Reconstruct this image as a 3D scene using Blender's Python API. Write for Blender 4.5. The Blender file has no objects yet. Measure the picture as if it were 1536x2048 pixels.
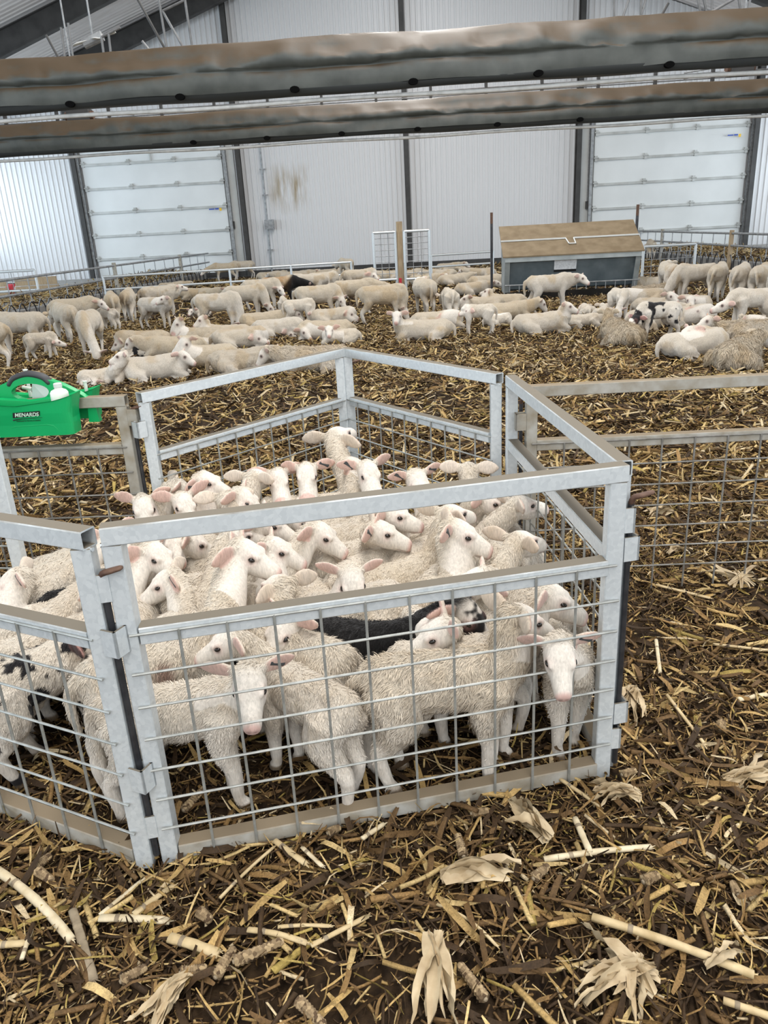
import bpy, math, random
import numpy as np
from mathutils import Vector, Matrix
C = bpy.context; SC = C.scene; COL = SC.collection
random.seed(7); RNG = np.random.RandomState(11)
# ---------------------------------------------------------------- camera
FPX, CXP, CYP, EYE = 1540., 768., 1024., 1.6          # focal length in pixels of the 1536x2048 frame, image centre, eye height
_d = np.array([995-CXP, -(5150-CYP), -FPX]); _d /= np.linalg.norm(_d)
_up = -_d; _y = np.array([0, 0, -1.])-_up*_up[2]*-1.; _y /= np.linalg.norm(_y); _x = np.cross(_y, _up)
RC = np.array([_x, _y, _up])                           # camera axes in the world
cam_data = bpy.data.cameras.new('camera'); cam = bpy.data.objects.new('camera', cam_data); COL.objects.link(cam)
cam_data.sensor_fit = 'VERTICAL'; cam_data.sensor_height = 36; cam_data.lens = FPX/2048*36; cam_data.clip_end = 200; cam_data.clip_start = .05
cam.matrix_world = Matrix([[*RC[0], 0], [*RC[1], 0], [*RC[2], EYE], [0, 0, 0, 1]]); SC.camera = cam
# ---------------------------------------------------------------- daylight
SC.view_settings.view_transform = 'Standard'; SC.view_settings.look = 'None'; SC.view_settings.exposure = .28; SC.view_settings.gamma = 1
SC.cycles.use_denoising = True; SC.cycles.max_bounces = 7; SC.cycles.diffuse_bounces = 4; SC.cycles.caustics_reflective = False; SC.cycles.caustics_refractive = False
world = bpy.data.worlds.new('sky'); SC.world = world; world.use_nodes = True
wb = world.node_tree.nodes['Background']; wb.inputs['Color'].default_value = (.80, .90, 1, 1); wb.inputs['Strength'].default_value = .6
XC, HALF, YB, WM = 1.1, 17.0, -6.0, .07                 # barn centre line, half width, open end behind the camera, skew of the far wall
wallY = lambda x: 31-WM*x
zroof = lambda x: 11.6-.355*abs(x-XC)
def area(name, loc, rot, sx, sy, power, col=(1, 1, 1)):
    l = bpy.data.lights.new(name, 'AREA'); l.shape = 'RECTANGLE'; l.size = sx; l.size_y = sy; l.energy = power; l.color = col
    o = bpy.data.objects.new(name, l); COL.objects.link(o); o.location = loc; o.rotation_euler = rot; return o
area('left_curtain_daylight', (XC-HALF+.3, 14, 3.2), (0, -math.pi/2+.15, 0), 3.2, 40, 1900, (.72, .87, 1))
area('right_curtain_daylight', (XC+HALF-.3, 14, 3.2), (0, math.pi/2-.15, 0), 3.2, 40, 1900, (.80, .91, 1))
area('ridge_daylight', (XC, 8, 11.0), (0, 0, 0), 2.2, 32, 2700, (1, .98, .95))
area('end_door_daylight', (1, YB+.2, 4.2), (math.pi/2-.25, 0, 0), 22, 7, 620, (1, .985, .96))
# ---------------------------------------------------------------- helpers
MAT = {}
ray = lambda px, py: RC @ np.array([px-CXP, -(py-CYP), -FPX])
def P(px, py, z=0.):                                    # the point at height z that the photo shows there
    r = ray(px, py); return np.array([0, 0, EYE])+r*((z-EYE)/r[2])
def PY(px, py, Y): r = ray(px, py); return np.array([0, 0, EYE])+r*(Y/r[1])
def PW(px, py, off=0.): r = ray(px, py); return np.array([0, 0, EYE])+r*((31-off)/(r[1]+WM*r[0]))
def near_ray(px, py, T):                                # the point of that sight line nearest to T
    r = unit(ray(px, py)); o = np.array([0, 0, EYE]); return o+r*np.dot(np.asarray(T)-o, r)
def unit(v):
    v = np.asarray(v, float); n = np.linalg.norm(v); return v/(n if n > 1e-9 else 1)
def catmull(Pt, n):
    Pt = np.asarray(Pt, float); m = len(Pt)
    if m == 2:
        t = np.linspace(0, 1, n)[:, None]; return Pt[0]*(1-t)+Pt[1]*t
    E = np.vstack([2*Pt[0]-Pt[1], Pt, 2*Pt[-1]-Pt[-2]]); out = []
    for u in np.linspace(0, m-1-1e-6, n):
        i = int(u); t = u-i; a, b, c, d = E[i:i+4]
        out.append(.5*((2*b)+(-a+c)*t+(2*a-5*b+4*c-d)*t*t+(-a+3*b-3*c+d)*t**3))
    return np.array(out)
class Geo:
    """vertices and faces gathered from lofts, tubes, bars and boxes"""
    def __init__(s): s.v = []; s.f = []; s.n = 0
    def add(s, v, f):
        v = np.asarray(v, float); s.v.append(v); s.f += [tuple(i+s.n for i in q) for q in f]; s.n += len(v)
    def loft(s, Cn, U, V, seg=14, cap=True, power=1.):
        Cn, U, V = (np.asarray(a, float) for a in (Cn, U, V)); k = len(Cn)
        a = np.arange(seg)*2*np.pi/seg; ca, sa = np.cos(a), np.sin(a)
        if power != 1: ca, sa = np.sign(ca)*abs(ca)**power, np.sign(sa)*abs(sa)**power
        v = (Cn[:, None]+U[:, None]*ca[None, :, None]+V[:, None]*sa[None, :, None]).reshape(-1, 3)
        f = [(i*seg+j, i*seg+(j+1) % seg, (i+1)*seg+(j+1) % seg, (i+1)*seg+j) for i in range(k-1) for j in range(seg)]
        if cap:
            v = np.vstack([v, Cn[0], Cn[-1]]); a0, a1 = k*seg, k*seg+1
            f += [(a0, (j+1) % seg, j) for j in range(seg)]+[(a1, (k-1)*seg+j, (k-1)*seg+(j+1) % seg) for j in range(seg)]
        s.add(v, f)
    def tube(s, Pt, Rw, Rh=None, up=(0, 0, 1), seg=10, n=None, ends=.55):
        Pt = np.asarray(Pt, float); Rw = np.asarray(Rw, float)*np.ones(len(Pt)); Rh = Rw if Rh is None else np.asarray(Rh, float)*np.ones(len(Pt))
        n = n or 4*(len(Pt)-1)+1
        Q = catmull(Pt, n); u = np.linspace(0, len(Pt)-1, n); k = np.arange(len(Pt))
        w, hh = np.interp(u, k, Rw), np.interp(u, k, Rh)
        T = np.gradient(Q, axis=0); U = []; V = []
        for i in range(n):
            t = unit(T[i]); x = np.cross(up, t)
            x = unit(x) if np.linalg.norm(x) > .05 else unit(np.cross((1, 0, 0), t)); y = np.cross(t, x)
            U.append(x*w[i]); V.append(y*hh[i])
        T0, T1 = unit(T[0]), unit(T[-1])
        Cn = np.vstack([Q[0]-T0*w[0]*ends, Q, Q[-1]+T1*w[-1]*ends]); U = np.array([U[0]*.55]+U+[U[-1]*.55]); V = np.array([V[0]*.55]+V+[V[-1]*.55])
        s.loft(Cn, U, V, seg)
    def rod(s, a, b, r, seg=8):                          # straight round rod
        a, b = np.asarray(a, float), np.asarray(b, float); t = unit(b-a); x = unit(np.cross(t, (0, 0, 1) if abs(t[2]) < .9 else (1, 0, 0))); y = np.cross(t, x)
        s.loft([a, b], [x*r]*2, [y*r]*2, seg)
    def bar(s, a, b, w, h, up=(0, 0, 1), ch=.12, hollow=False):   # square tube with eased edges; hollow shows its open ends
        a, b = np.asarray(a, float), np.asarray(b, float); t = unit(b-a); up = np.asarray(up, float)
        if abs(t @ up) > .95: up = np.array([0, 1., 0]) if abs(t[1]) < .9 else np.array([1., 0, 0])
        x = unit(np.cross(t, up)); y = np.cross(x, t); w, h = w/2, h/2; c = ch*min(w, h)
        pr = np.array([(-w+c, -h), (w-c, -h), (w, -h+c), (w, h-c), (w-c, h), (-w+c, h), (-w, h-c), (-w, -h+c)])
        ring = lambda o, k: o+np.outer(pr[:, 0]*k, x)+np.outer(pr[:, 1]*k, y)
        f = [(j, (j+1) % 8, 8+(j+1) % 8, 8+j) for j in range(8)]
        if hollow:
            v = np.vstack([ring(a, 1), ring(b, 1), ring(a, .84), ring(b, .84)]); f += [(16+(j+1) % 8, 16+j, 24+j, 24+(j+1) % 8) for j in range(8)]
            f += [((j+1) % 8, j, 16+j, 16+(j+1) % 8) for j in range(8)]+[(8+j, 8+(j+1) % 8, 24+(j+1) % 8, 24+j) for j in range(8)]
            m = (a+b)/2; s.add(v, f); s.add(ring(m, .84), [tuple(range(8))])
        else: s.add(np.vstack([ring(a, 1), ring(b, 1)]), f+[tuple(range(7, -1, -1)), tuple(range(8, 16))])
    def box(s, lo, hi):
        (x0, y0, z0), (x1, y1, z1) = lo, hi
        s.add([(x0, y0, z0), (x1, y0, z0), (x1, y1, z0), (x0, y1, z0), (x0, y0, z1), (x1, y0, z1), (x1, y1, z1), (x0, y1, z1)],
              [(0, 3, 2, 1), (4, 5, 6, 7), (0, 1, 5, 4), (1, 2, 6, 5), (2, 3, 7, 6), (3, 0, 4, 7)])
    def slab(s, quad, th):                               # quad (4 points) given a thickness vector
        q = np.asarray(quad, float); s.add(np.vstack([q, q+np.asarray(th)]), [(0, 1, 2, 3), (7, 6, 5, 4), (0, 4, 5, 1), (1, 5, 6, 2), (2, 6, 7, 3), (3, 7, 4, 0)])
def mesh_obj(name, g, mat=None, parent=None, smooth=False, loc=None):
    me = bpy.data.meshes.new(name); V = np.vstack(g.v)
    if loc is not None: V = V-np.asarray(loc)
    me.from_pydata(V.tolist(), [], g.f); me.update()
    if smooth: me.polygons.foreach_set('use_smooth', [True]*len(me.polygons))
    if mat: me.materials.append(MAT[mat] if isinstance(mat, str) else mat)
    o = bpy.data.objects.new(name, me); COL.objects.link(o)
    if loc is not None: o.location = loc
    if parent is not None: o.parent = parent
    return o
def part(name, g, mat, par, smooth=False):              # a part built in world coordinates under an Empty at par.location
    o = mesh_obj(name, g, mat, None, smooth, loc=PLOC[par.name]); o.location = (0, 0, 0); o.parent = par; return o
PLOC = {}
def thing(name, label, cat, loc, group=None):
    o = bpy.data.objects.new(name, None); COL.objects.link(o); o.location = loc; PLOC[o.name] = np.asarray(loc, float); o.empty_display_size = .1
    o['label'] = label; o['category'] = cat
    if group: o['group'] = group
    return o
def tag(o, label, cat, group=None, kind=None):
    o['label'] = label; o['category'] = cat
    if group: o['group'] = group
    if kind: o['kind'] = kind
    return o
def struct(o, label=None):
    o['kind'] = 'structure'
    if label: o['label'] = label
    return o
def vnoise(p, seed=0):
    """smooth value noise in [0,1] at points p (n,3)"""
    i = np.floor(p).astype(np.int64); f = p-i; f = f*f*(3-2*f); r = 0
    for dx in (0, 1):
        for dy in (0, 1):
            for dz in (0, 1):
                a = ((i[:, 0]+dx)*374761393+(i[:, 1]+dy)*668265263+(i[:, 2]+dz)*2147483647+seed*1274126177) & 0xffffffff
                a = ((a ^ (a >> 13))*1274126177) & 0xffffffff; a = (a ^ (a >> 16)) & 0xffff
                w = (f[:, 0] if dx else 1-f[:, 0])*(f[:, 1] if dy else 1-f[:, 1])*(f[:, 2] if dz else 1-f[:, 2])
                r = r+w*a/65535.
    return r
# ---------------------------------------------------------------- materials
def material(name, col=(.5, .5, .5), rough=.6, metal=0., spec=.5):
    m = bpy.data.materials.new(name); m.use_nodes = True; b = m.node_tree.nodes['Principled BSDF']
    b.inputs['Base Color'].default_value = (*col, 1); b.inputs['Roughness'].default_value = rough; b.inputs['Metallic'].default_value = metal; b.inputs['Specular IOR Level'].default_value = spec
    MAT[name] = m; return m, m.node_tree.nodes, m.node_tree.links, b
def noise_col(name, c0, c1, scale, rough=.6, metal=0., detail=4, lo=.35, hi=.65, kind='noise', dust=None, bump=0., spec=.5, stretch=None, dust_at=(.55, .9)):
    """two colours mixed by noise; dust: a colour that lies on faces that look up"""
    m, N, K, b = material(name, c0, rough, metal, spec); tc = N.new('ShaderNodeTexCoord'); src = tc.outputs['Object']
    if stretch: mp = N.new('ShaderNodeMapping'); mp.inputs['Scale'].default_value = stretch; K.new(src, mp.inputs['Vector']); src = mp.outputs['Vector']
    if kind == 'voronoi': t = N.new('ShaderNodeTexVoronoi'); t.inputs['Scale'].default_value = scale; out = t.outputs['Color']
    else: t = N.new('ShaderNodeTexNoise'); t.inputs['Scale'].default_value = scale; t.inputs['Detail'].default_value = detail; out = t.outputs['Fac']
    K.new(src, t.inputs['Vector'])
    r = N.new('ShaderNodeMapRange'); r.inputs['From Min'].default_value = lo; r.inputs['From Max'].default_value = hi; K.new(out, r.inputs['Value'])
    x = N.new('ShaderNodeMix'); x.data_type = 'RGBA'; x.inputs['A'].default_value = (*c0, 1); x.inputs['B'].default_value = (*c1, 1); K.new(r.outputs['Result'], x.inputs['Factor']); col = x.outputs['Result']
    if dust:
        ge = N.new('ShaderNodeNewGeometry'); sp = N.new('ShaderNodeSeparateXYZ'); K.new(ge.outputs['Normal'], sp.inputs[0])
        n2 = N.new('ShaderNodeTexNoise'); n2.inputs['Scale'].default_value = 9; n2.inputs['Detail'].default_value = 5; K.new(tc.outputs['Object'], n2.inputs['Vector'])
        ad = N.new('ShaderNodeMath'); ad.operation = 'MULTIPLY_ADD'; ad.inputs[1].default_value = .5; ad.inputs[2].default_value = -.25; K.new(n2.outputs['Fac'], ad.inputs[0])
        a2 = N.new('ShaderNodeMath'); a2.operation = 'ADD'; K.new(sp.outputs['Z'], a2.inputs[0]); K.new(ad.outputs[0], a2.inputs[1])
        r2 = N.new('ShaderNodeMapRange'); r2.inputs['From Min'].default_value = dust_at[0]; r2.inputs['From Max'].default_value = dust_at[1]; K.new(a2.outputs[0], r2.inputs['Value'])
        x2 = N.new('ShaderNodeMix'); x2.data_type = 'RGBA'; x2.inputs['B'].default_value = (*dust, 1); K.new(col, x2.inputs['A']); K.new(r2.outputs['Result'], x2.inputs['Factor']); col = x2.outputs['Result']
        if metal:
            iv = N.new('ShaderNodeMath'); iv.operation = 'MULTIPLY_ADD'; iv.inputs[1].default_value = -metal; iv.inputs[2].default_value = metal; K.new(r2.outputs['Result'], iv.inputs[0]); K.new(iv.outputs[0], b.inputs['Metallic'])
            rr = N.new('ShaderNodeMath'); rr.operation = 'MULTIPLY_ADD'; rr.inputs[1].default_value = .9-rough; rr.inputs[2].default_value = rough; K.new(r2.outputs['Result'], rr.inputs[0]); K.new(rr.outputs[0], b.inputs['Roughness'])
    K.new(col, b.inputs['Base Color'])
    if bump: bp = N.new('ShaderNodeBump'); bp.inputs['Strength'].default_value = bump; bp.inputs['Distance'].default_value = .01; K.new(out, bp.inputs['Height']); K.new(bp.outputs['Normal'], b.inputs['Normal'])
    return m
m, N, LK, b = material('coat', rough=.9, spec=.12)       # fleece: colour from the body's own attribute, strands from stretched noise
a = N.new('ShaderNodeAttribute'); a.attribute_name = 'coat'; tc = N.new('ShaderNodeTexCoord'); mp = N.new('ShaderNodeMapping'); mp.inputs['Scale'].default_value = (150, 150, 38)
n1 = N.new('ShaderNodeTexNoise'); n1.inputs['Scale'].default_value = 1; n1.inputs['Detail'].default_value = 3; n1.inputs['Distortion'].default_value = .6
LK.new(tc.outputs['Object'], mp.inputs['Vector']); LK.new(mp.outputs['Vector'], n1.inputs['Vector'])
fl = N.new('ShaderNodeAttribute'); fl.attribute_name = 'fleece'
bm_ = N.new('ShaderNodeBump'); bm_.inputs['Distance'].default_value = .011; LK.new(n1.outputs['Fac'], bm_.inputs['Height'])
mm = N.new('ShaderNodeMath'); mm.operation = 'MULTIPLY_ADD'; mm.inputs[1].default_value = .75; mm.inputs[2].default_value = .12; LK.new(fl.outputs['Fac'], mm.inputs[0]); LK.new(mm.outputs[0], bm_.inputs['Strength'])
LK.new(bm_.outputs['Normal'], b.inputs['Normal'])
mr = N.new('ShaderNodeMapRange'); mr.inputs['From Min'].default_value = .3; mr.inputs['From Max'].default_value = .7; mr.inputs['To Min'].default_value = .80; mr.inputs['To Max'].default_value = 1.08; LK.new(n1.outputs['Fac'], mr.inputs['Value'])
mx = N.new('ShaderNodeVectorMath'); mx.operation = 'SCALE'; LK.new(a.outputs['Color'], mx.inputs[0]); LK.new(mr.outputs['Result'], mx.inputs['Scale']); LK.new(mx.outputs['Vector'], b.inputs['Base Color'])
b.inputs['Sheen Weight'].default_value = .12
m, N, LK, b = material('hair', rough=.85, spec=.1); a = N.new('ShaderNodeAttribute'); a.attribute_name = 'coat'; LK.new(a.outputs['Color'], b.inputs['Base Color'])
material('eye', (.012, .008, .006), .12); material('tag', (.05, .055, .06), .5)
DUST = (.165, .142, .108)
noise_col('galvanised', (.58, .62, .64), (.68, .72, .735), 95, .40, .30, kind='voronoi', lo=.1, hi=.9, dust=DUST, spec=.5)
noise_col('galvanised_dirty', (.27, .235, .175), (.43, .42, .385), 16, .75, .1, dust=(.22, .17, .11), lo=.3, hi=.7)
noise_col('wire', (.30, .305, .285), (.42, .425, .40), 30, .45, .5)
noise_col('wire_dirty', (.16, .15, .13), (.27, .26, .24), 30, .6, .2)
noise_col('dark_rod', (.035, .035, .04), (.07, .07, .075), 20, .4, .5)
noise_col('rust', (.09, .045, .03), (.15, .085, .055), 40, .7, .1)
noise_col('pipe_grey', (.22, .225, .23), (.36, .37, .375), 12, .5, .3)
noise_col('pipe_dark', (.13, .13, .13), (.2, .2, .2), 12, .5, .2)
noise_col('dark_steel', (.030, .028, .026), (.05, .047, .044), 3, .6)
noise_col('white_trim', (.58, .59, .57), (.66, .67, .65), 2, .5)
noise_col('ceiling_panel', (.60, .555, .53), (.68, .64, .62), 1.5, .6, stretch=(.4, 6, 1))
noise_col('door_panel', (.66, .675, .665), (.72, .735, .725), .8, .42)
noise_col('door_rail', (.38, .38, .36), (.52, .53, .51), 2, .35)  # darker than the panels: shading under the rails put into their colour
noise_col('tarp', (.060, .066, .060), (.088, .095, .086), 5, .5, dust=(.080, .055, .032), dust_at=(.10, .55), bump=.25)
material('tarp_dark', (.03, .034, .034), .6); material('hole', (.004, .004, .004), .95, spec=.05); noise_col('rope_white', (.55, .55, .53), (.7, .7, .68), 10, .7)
noise_col('wood', (.28, .20, .12), (.42, .32, .20), 8, .8, stretch=(6, 6, .6)); noise_col('concrete', (.20, .19, .175), (.30, .285, .265), 4, .9)
noise_col('feeder_steel', (.13, .165, .185), (.20, .24, .26), 3, .5, .3); noise_col('feeder_rim', (.30, .33, .33), (.42, .45, .45), 4, .5, .3)
noise_col('feeder_lid', (.165, .118, .066), (.22, .165, .10), 5, .85); noise_col('sticker', (.62, .64, .66), (.8, .82, .84), 30, .5); material('black', (.01, .01, .011), .5)
noise_col('green_plastic', (.0, .33, .095), (.0, .37, .11), 4, .38); material('rubber', (.035, .036, .04), .6); material('white_plastic', (.72, .71, .66), .4)
m = MAT['white_plastic']; material('text_pale', (.55, .75, .60), .5); material('blue', (.03, .08, .4), .5); material('yellow', (.8, .5, .03), .5); material('red', (.55, .03, .05), .5); material('bag', (.75, .78, .80), .25)
m, N, LK, b = material('straw', rough=.72, spec=.25)
a = N.new('ShaderNodeAttribute'); a.attribute_name = 'tone'; tc = N.new('ShaderNodeTexCoord'); n1 = N.new('ShaderNodeTexNoise'); n1.inputs['Scale'].default_value = 110; n1.inputs['Detail'].default_value = 4; n1.inputs['Distortion'].default_value = 1.5; LK.new(tc.outputs['Object'], n1.inputs['Vector'])
mr = N.new('ShaderNodeMapRange'); mr.inputs['From Min'].default_value = .3; mr.inputs['From Max'].default_value = .7; mr.inputs['To Min'].default_value = .55; mr.inputs['To Max'].default_value = 1.12; LK.new(n1.outputs['Fac'], mr.inputs['Value'])
mx = N.new('ShaderNodeVectorMath'); mx.operation = 'SCALE'; LK.new(a.outputs['Color'], mx.inputs[0]); LK.new(mr.outputs['Result'], mx.inputs['Scale']); LK.new(mx.outputs['Vector'], b.inputs['Base Color'])
noise_col('stalk', (.40, .29, .14), (.60, .47, .27), 25, .6, lo=.3, hi=.7); noise_col('stalk_pale', (.52, .42, .26), (.68, .58, .40), 25, .6); noise_col('stalk_grey', (.20, .155, .10), (.34, .27, .18), 30, .8)
noise_col('husk', (.36, .265, .15), (.55, .44, .28), 14, .6, bump=.2, stretch=(1, 1, 1)); noise_col('cob', (.085, .05, .024), (.40, .29, .16), 110, .9, kind='voronoi', lo=.2, hi=.8, bump=.6)
m, N, LK, b = material('soil', rough=.92, spec=.2)
tc = N.new('ShaderNodeTexCoord'); n1 = N.new('ShaderNodeTexNoise'); n1.inputs['Scale'].default_value = 30; n1.inputs['Detail'].default_value = 8; LK.new(tc.outputs['Object'], n1.inputs['Vector'])
n2 = N.new('ShaderNodeTexNoise'); n2.inputs['Scale'].default_value = .7; n2.inputs['Detail'].default_value = 4; LK.new(tc.outputs['Object'], n2.inputs['Vector'])
cr = N.new('ShaderNodeValToRGB'); LK.new(n1.outputs['Fac'], cr.inputs['Fac']); e = cr.color_ramp.elements; e[0].position = .32; e[0].color = (.012, .0068, .0035, 1); e[1].position = .78; e[1].color = (.062, .037, .018, 1)
LK.new(cr.outputs['Color'], b.inputs['Base Color']); bp = N.new('ShaderNodeBump'); bp.inputs['Strength'].default_value = .9; bp.inputs['Distance'].default_value = .02; LK.new(n1.outputs['Fac'], bp.inputs['Height']); LK.new(bp.outputs['Normal'], b.inputs['Normal'])
m, N, LK, b = material('wall_steel', (.70, .70, .70), .38)      # white ribbed steel with a brown splash where the photo shows one
ge = N.new('ShaderNodeNewGeometry'); sp = N.new('ShaderNodeSeparateXYZ'); LK.new(ge.outputs['Position'], sp.inputs[0])
n1 = N.new('ShaderNodeTexNoise'); n1.inputs['Scale'].default_value = 1; n1.inputs['Detail'].default_value = 5; mp = N.new('ShaderNodeMapping'); mp.inputs['Scale'].default_value = (4, 4, .9); LK.new(ge.outputs['Position'], mp.inputs['Vector']); LK.new(mp.outputs['Vector'], n1.inputs['Vector'])
def band(src, c, w):
    s = N.new('ShaderNodeMath'); s.operation = 'SUBTRACT'; s.inputs[1].default_value = c; LK.new(src, s.inputs[0]); q = N.new('ShaderNodeMath'); q.operation = 'ABSOLUTE'; LK.new(s.outputs[0], q.inputs[0])
    r = N.new('ShaderNodeMapRange'); r.inputs['From Min'].default_value = w; r.inputs['From Max'].default_value = w*.35; LK.new(q.outputs[0], r.inputs['Value']); return r.outputs['Result']
_s = PW(578, 378); mu = N.new('ShaderNodeMath'); mu.operation = 'MULTIPLY'; LK.new(band(sp.outputs['X'], float(_s[0]), .95), mu.inputs[0]); LK.new(band(sp.outputs['Z'], float(_s[2]), .95), mu.inputs[1])
r = N.new('ShaderNodeMapRange'); r.inputs['From Min'].default_value = .42; r.inputs['From Max'].default_value = .66; LK.new(n1.outputs['Fac'], r.inputs['Value']); mu2 = N.new('ShaderNodeMath'); mu2.operation = 'MULTIPLY'; LK.new(mu.outputs[0], mu2.inputs[0]); LK.new(r.outputs['Result'], mu2.inputs[1])
x = N.new('ShaderNodeMix'); x.data_type = 'RGBA'; x.inputs['A'].default_value = (.68, .675, .675, 1); x.inputs['B'].default_value = (.36, .29, .19, 1); LK.new(mu2.outputs[0], x.inputs['Factor']); LK.new(x.outputs['Result'], b.inputs['Base Color'])
# ---------------------------------------------------------------- the barn
g = Geo()                                                # uneven earth floor, finer near the camera
ys = np.concatenate([np.arange(YB, .4, .4), np.arange(.4, 7, .06), np.arange(7, 31.9, .3)]); xs = np.concatenate([np.arange(-16, -4, .5), np.arange(-4, 4, .06), np.arange(4, 18.2, .5)])
XX, YY = np.meshgrid(xs, ys); pt = np.stack([XX.ravel(), YY.ravel(), 0*XX.ravel()], 1)
zz = (vnoise(pt*3.1, 4)-.5)*.035+(vnoise(pt*11, 5)-.5)*.022+(vnoise(pt*27, 6)-.5)*.010-.012
nx, ny = len(xs), len(ys); g.add(np.column_stack([pt[:, :2], zz]), [(j*nx+i, j*nx+i+1, (j+1)*nx+i+1, (j+1)*nx+i) for j in range(ny-1) for i in range(nx-1)])
struct(mesh_obj('floor', g, 'soil', smooth=True))
def ribbed_wall(name, x0, x1, top):
    g = Geo(); pit = .19; v = []; f = []; x = x0; k = 0
    while x < x1:
        for dx, dy in ((0, 0), (.055, 0), (.075, -.028), (.115, -.028), (.135, 0)):
            xx = x+dx; y = wallY(xx)+dy; v += [(xx, y, 0), (xx, y, top(xx))]
        x += pit
    n = len(v)//2; f = [(2*i, 2*i+2, 2*i+3, 2*i+1) for i in range(n-1)]; g.add(v, f)
    g.add([(x0, wallY(x0)+.1, 0), (x1, wallY(x1)+.1, 0), (x1, wallY(x1)+.1, top(x1)), (XC, wallY(XC)+.1, top(XC)), (x0, wallY(x0)+.1, top(x0))], [(0, 1, 2, 3, 4)])
    return struct(mesh_obj(name, g, 'wall_steel'))
ribbed_wall('wall_back', XC-HALF, XC+HALF, zroof)
for nm, sx in (('wall_left', XC-HALF), ('wall_right', XC+HALF)):   # low side walls; the curtains above them are rolled open
    g = Geo(); e = math.copysign(.15, sx); g.box((min(sx, sx+e), YB, 0), (max(sx, sx+e), 32, 1.3)); g.box((min(sx, sx+e), YB, 4.9), (max(sx, sx+e), 32, 5.6)); struct(mesh_obj(nm, g, 'wall_steel'))
g = Geo()                                                # roof underside, ribbed, with an open ridge
for sgn in (-1, 1):
    v = []; y = YB
    while y < 33:
        for dy, dz in ((0, 0), (.10, 0), (.13, .03), (.22, .03)):
            for d in (.9, HALF+.2): xx = XC+sgn*d; v.append((xx, y+dy, zroof(xx)+.05+dz))
        y += .25
    n = len(v)//2; g.add(v, [(2*i, 2*i+1, 2*i+3, 2*i+2) for i in range(n-1)])
struct(mesh_obj('ceiling', g, 'ceiling_panel'))
def rafter(Y, dep=.55):                                  # steel frame leg of the roof: web and flanges
    g = Geo()
    for s in (-1, 1):
        a = np.array([XC, Y, zroof(XC)-.05]); bq = np.array([XC+s*HALF, Y, zroof(XC+s*HALF)-.05])
        n = unit(np.cross(bq-a, (0, 1, 0)))*s*-1
        if n[2] > 0: n = -n
        d0, d1 = dep*.85, dep*1.25; g.slab([a, bq, bq+n*d1, a+n*d0], (0, .02, 0))
        for o0, o1 in ((0, 0), (d0, d1)): g.slab([a+n*o0+np.array([0, -.12, 0]), bq+n*o1+np.array([0, -.12, 0]), bq+n*o1+np.array([0, .12, 0]), a+n*o0+np.array([0, .12, 0])], n*.025)
    return g
for i, Y in enumerate((26.1, 30.6, 21.2)): o = mesh_obj('trim_%d' % (i+1), rafter(Y), 'dark_steel'); struct(o, 'dark steel roof rafter')
for i, (px, py) in enumerate(((152, 330), (479, 330), (813, 330), (1153, 330), (1506, 260))):   # dark end-wall columns
    x = PW(px, py)[0]; g = Geo(); y = wallY(x)-.05
    for w, y0, y1 in ((.085, -.03, 0), (.02, -.26, -.03), (.085, -.29, -.26)): g.box((x-w, y+y0, 0), (x+w, y+y1, zroof(x)-.3))
    struct(mesh_obj('trim_%d' % (i+4), g, 'dark_steel'), 'dark steel wall column')
def overhead_door(idx, xl, xr, ridges, top=5.3):
    Yd = lambda x: wallY(x)-.10; root = bpy.data.objects.new('door_%d' % idx, None); COL.objects.link(root); root.location = (xl, Yd(xl), 0); PLOC[root.name] = np.array(root.location); struct(root, 'white sectional overhead door')
    z = [0]+ridges+[top]; gp = Geo(); gs = Geo()
    for a0, a1 in zip(z[:-1], z[1:]): gp.slab([(xl, Yd(xl), a0+.01), (xr, Yd(xr), a0+.01), (xr, Yd(xr), a1-.01), (xl, Yd(xl), a1-.01)], (0, .06, 0))
    part('door_panel', gp, 'door_panel', root); nh = 4
    for a0 in ridges:
        g = Geo(); g.bar((xl, Yd(xl)-.02, a0), (xr, Yd(xr)-.02, a0), .07, .085); part('section_rail', g, 'door_rail', root)
        for k in range(nh):
            x = xl+(xr-xl)*(k+.03)/(nh-.94); g = Geo(); g.box((x-.05, Yd(x)-.07, a0-.06), (x+.05, Yd(x), a0+.13)); g.rod((x-.09, Yd(x)-.07, a0+.05), (x+.09, Yd(x)-.07, a0+.05), .025); part('hinge', g, 'door_rail', root)
    for xx in (xl-.12, xr+.12):
        g = Geo(); g.box((xx-.05, Yd(xx)-.12, 0), (xx+.05, Yd(xx)+.02, top)); part('track', g, 'pipe_grey', root)
    xm = (xl+xr)/2; g = Geo(); g.bar((xm, Yd(xm)-.06, top-1.05), (xm, Yd(xm)-.06, top-.35), .05, .05); part('handle_bar', g, 'door_rail', root)
    return root
z0 = [.05+.835*k for k in range(1, 6)]
d1 = overhead_door(1, PW(163, 330, .1)[0], PW(452, 400, .1)[0], z0); d2 = overhead_door(2, PW(1188, 330, .1)[0], PW(1494, 300, .1)[0], z0)
for d, (px, py) in ((d1, (432, 418)), (d2, (1470, 270))):   # small maker's sticker on each door
    c = PW(px, py, .22); g = Geo(); g.box((c[0]-.26, c[1]-.012, c[2]-.02), (c[0]-.06, c[1], c[2]+.02)); g.box((c[0]-.03, c[1]-.012, c[2]-.02), (c[0]+.1, c[1], c[2]+.03)); part('sticker', g, 'blue', d)
    g = Geo(); g.box((c[0]+.13, c[1]-.012, c[2]-.07), (c[0]+.21, c[1], c[2]+.03)); part('sticker', g, 'yellow', d)
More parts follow.
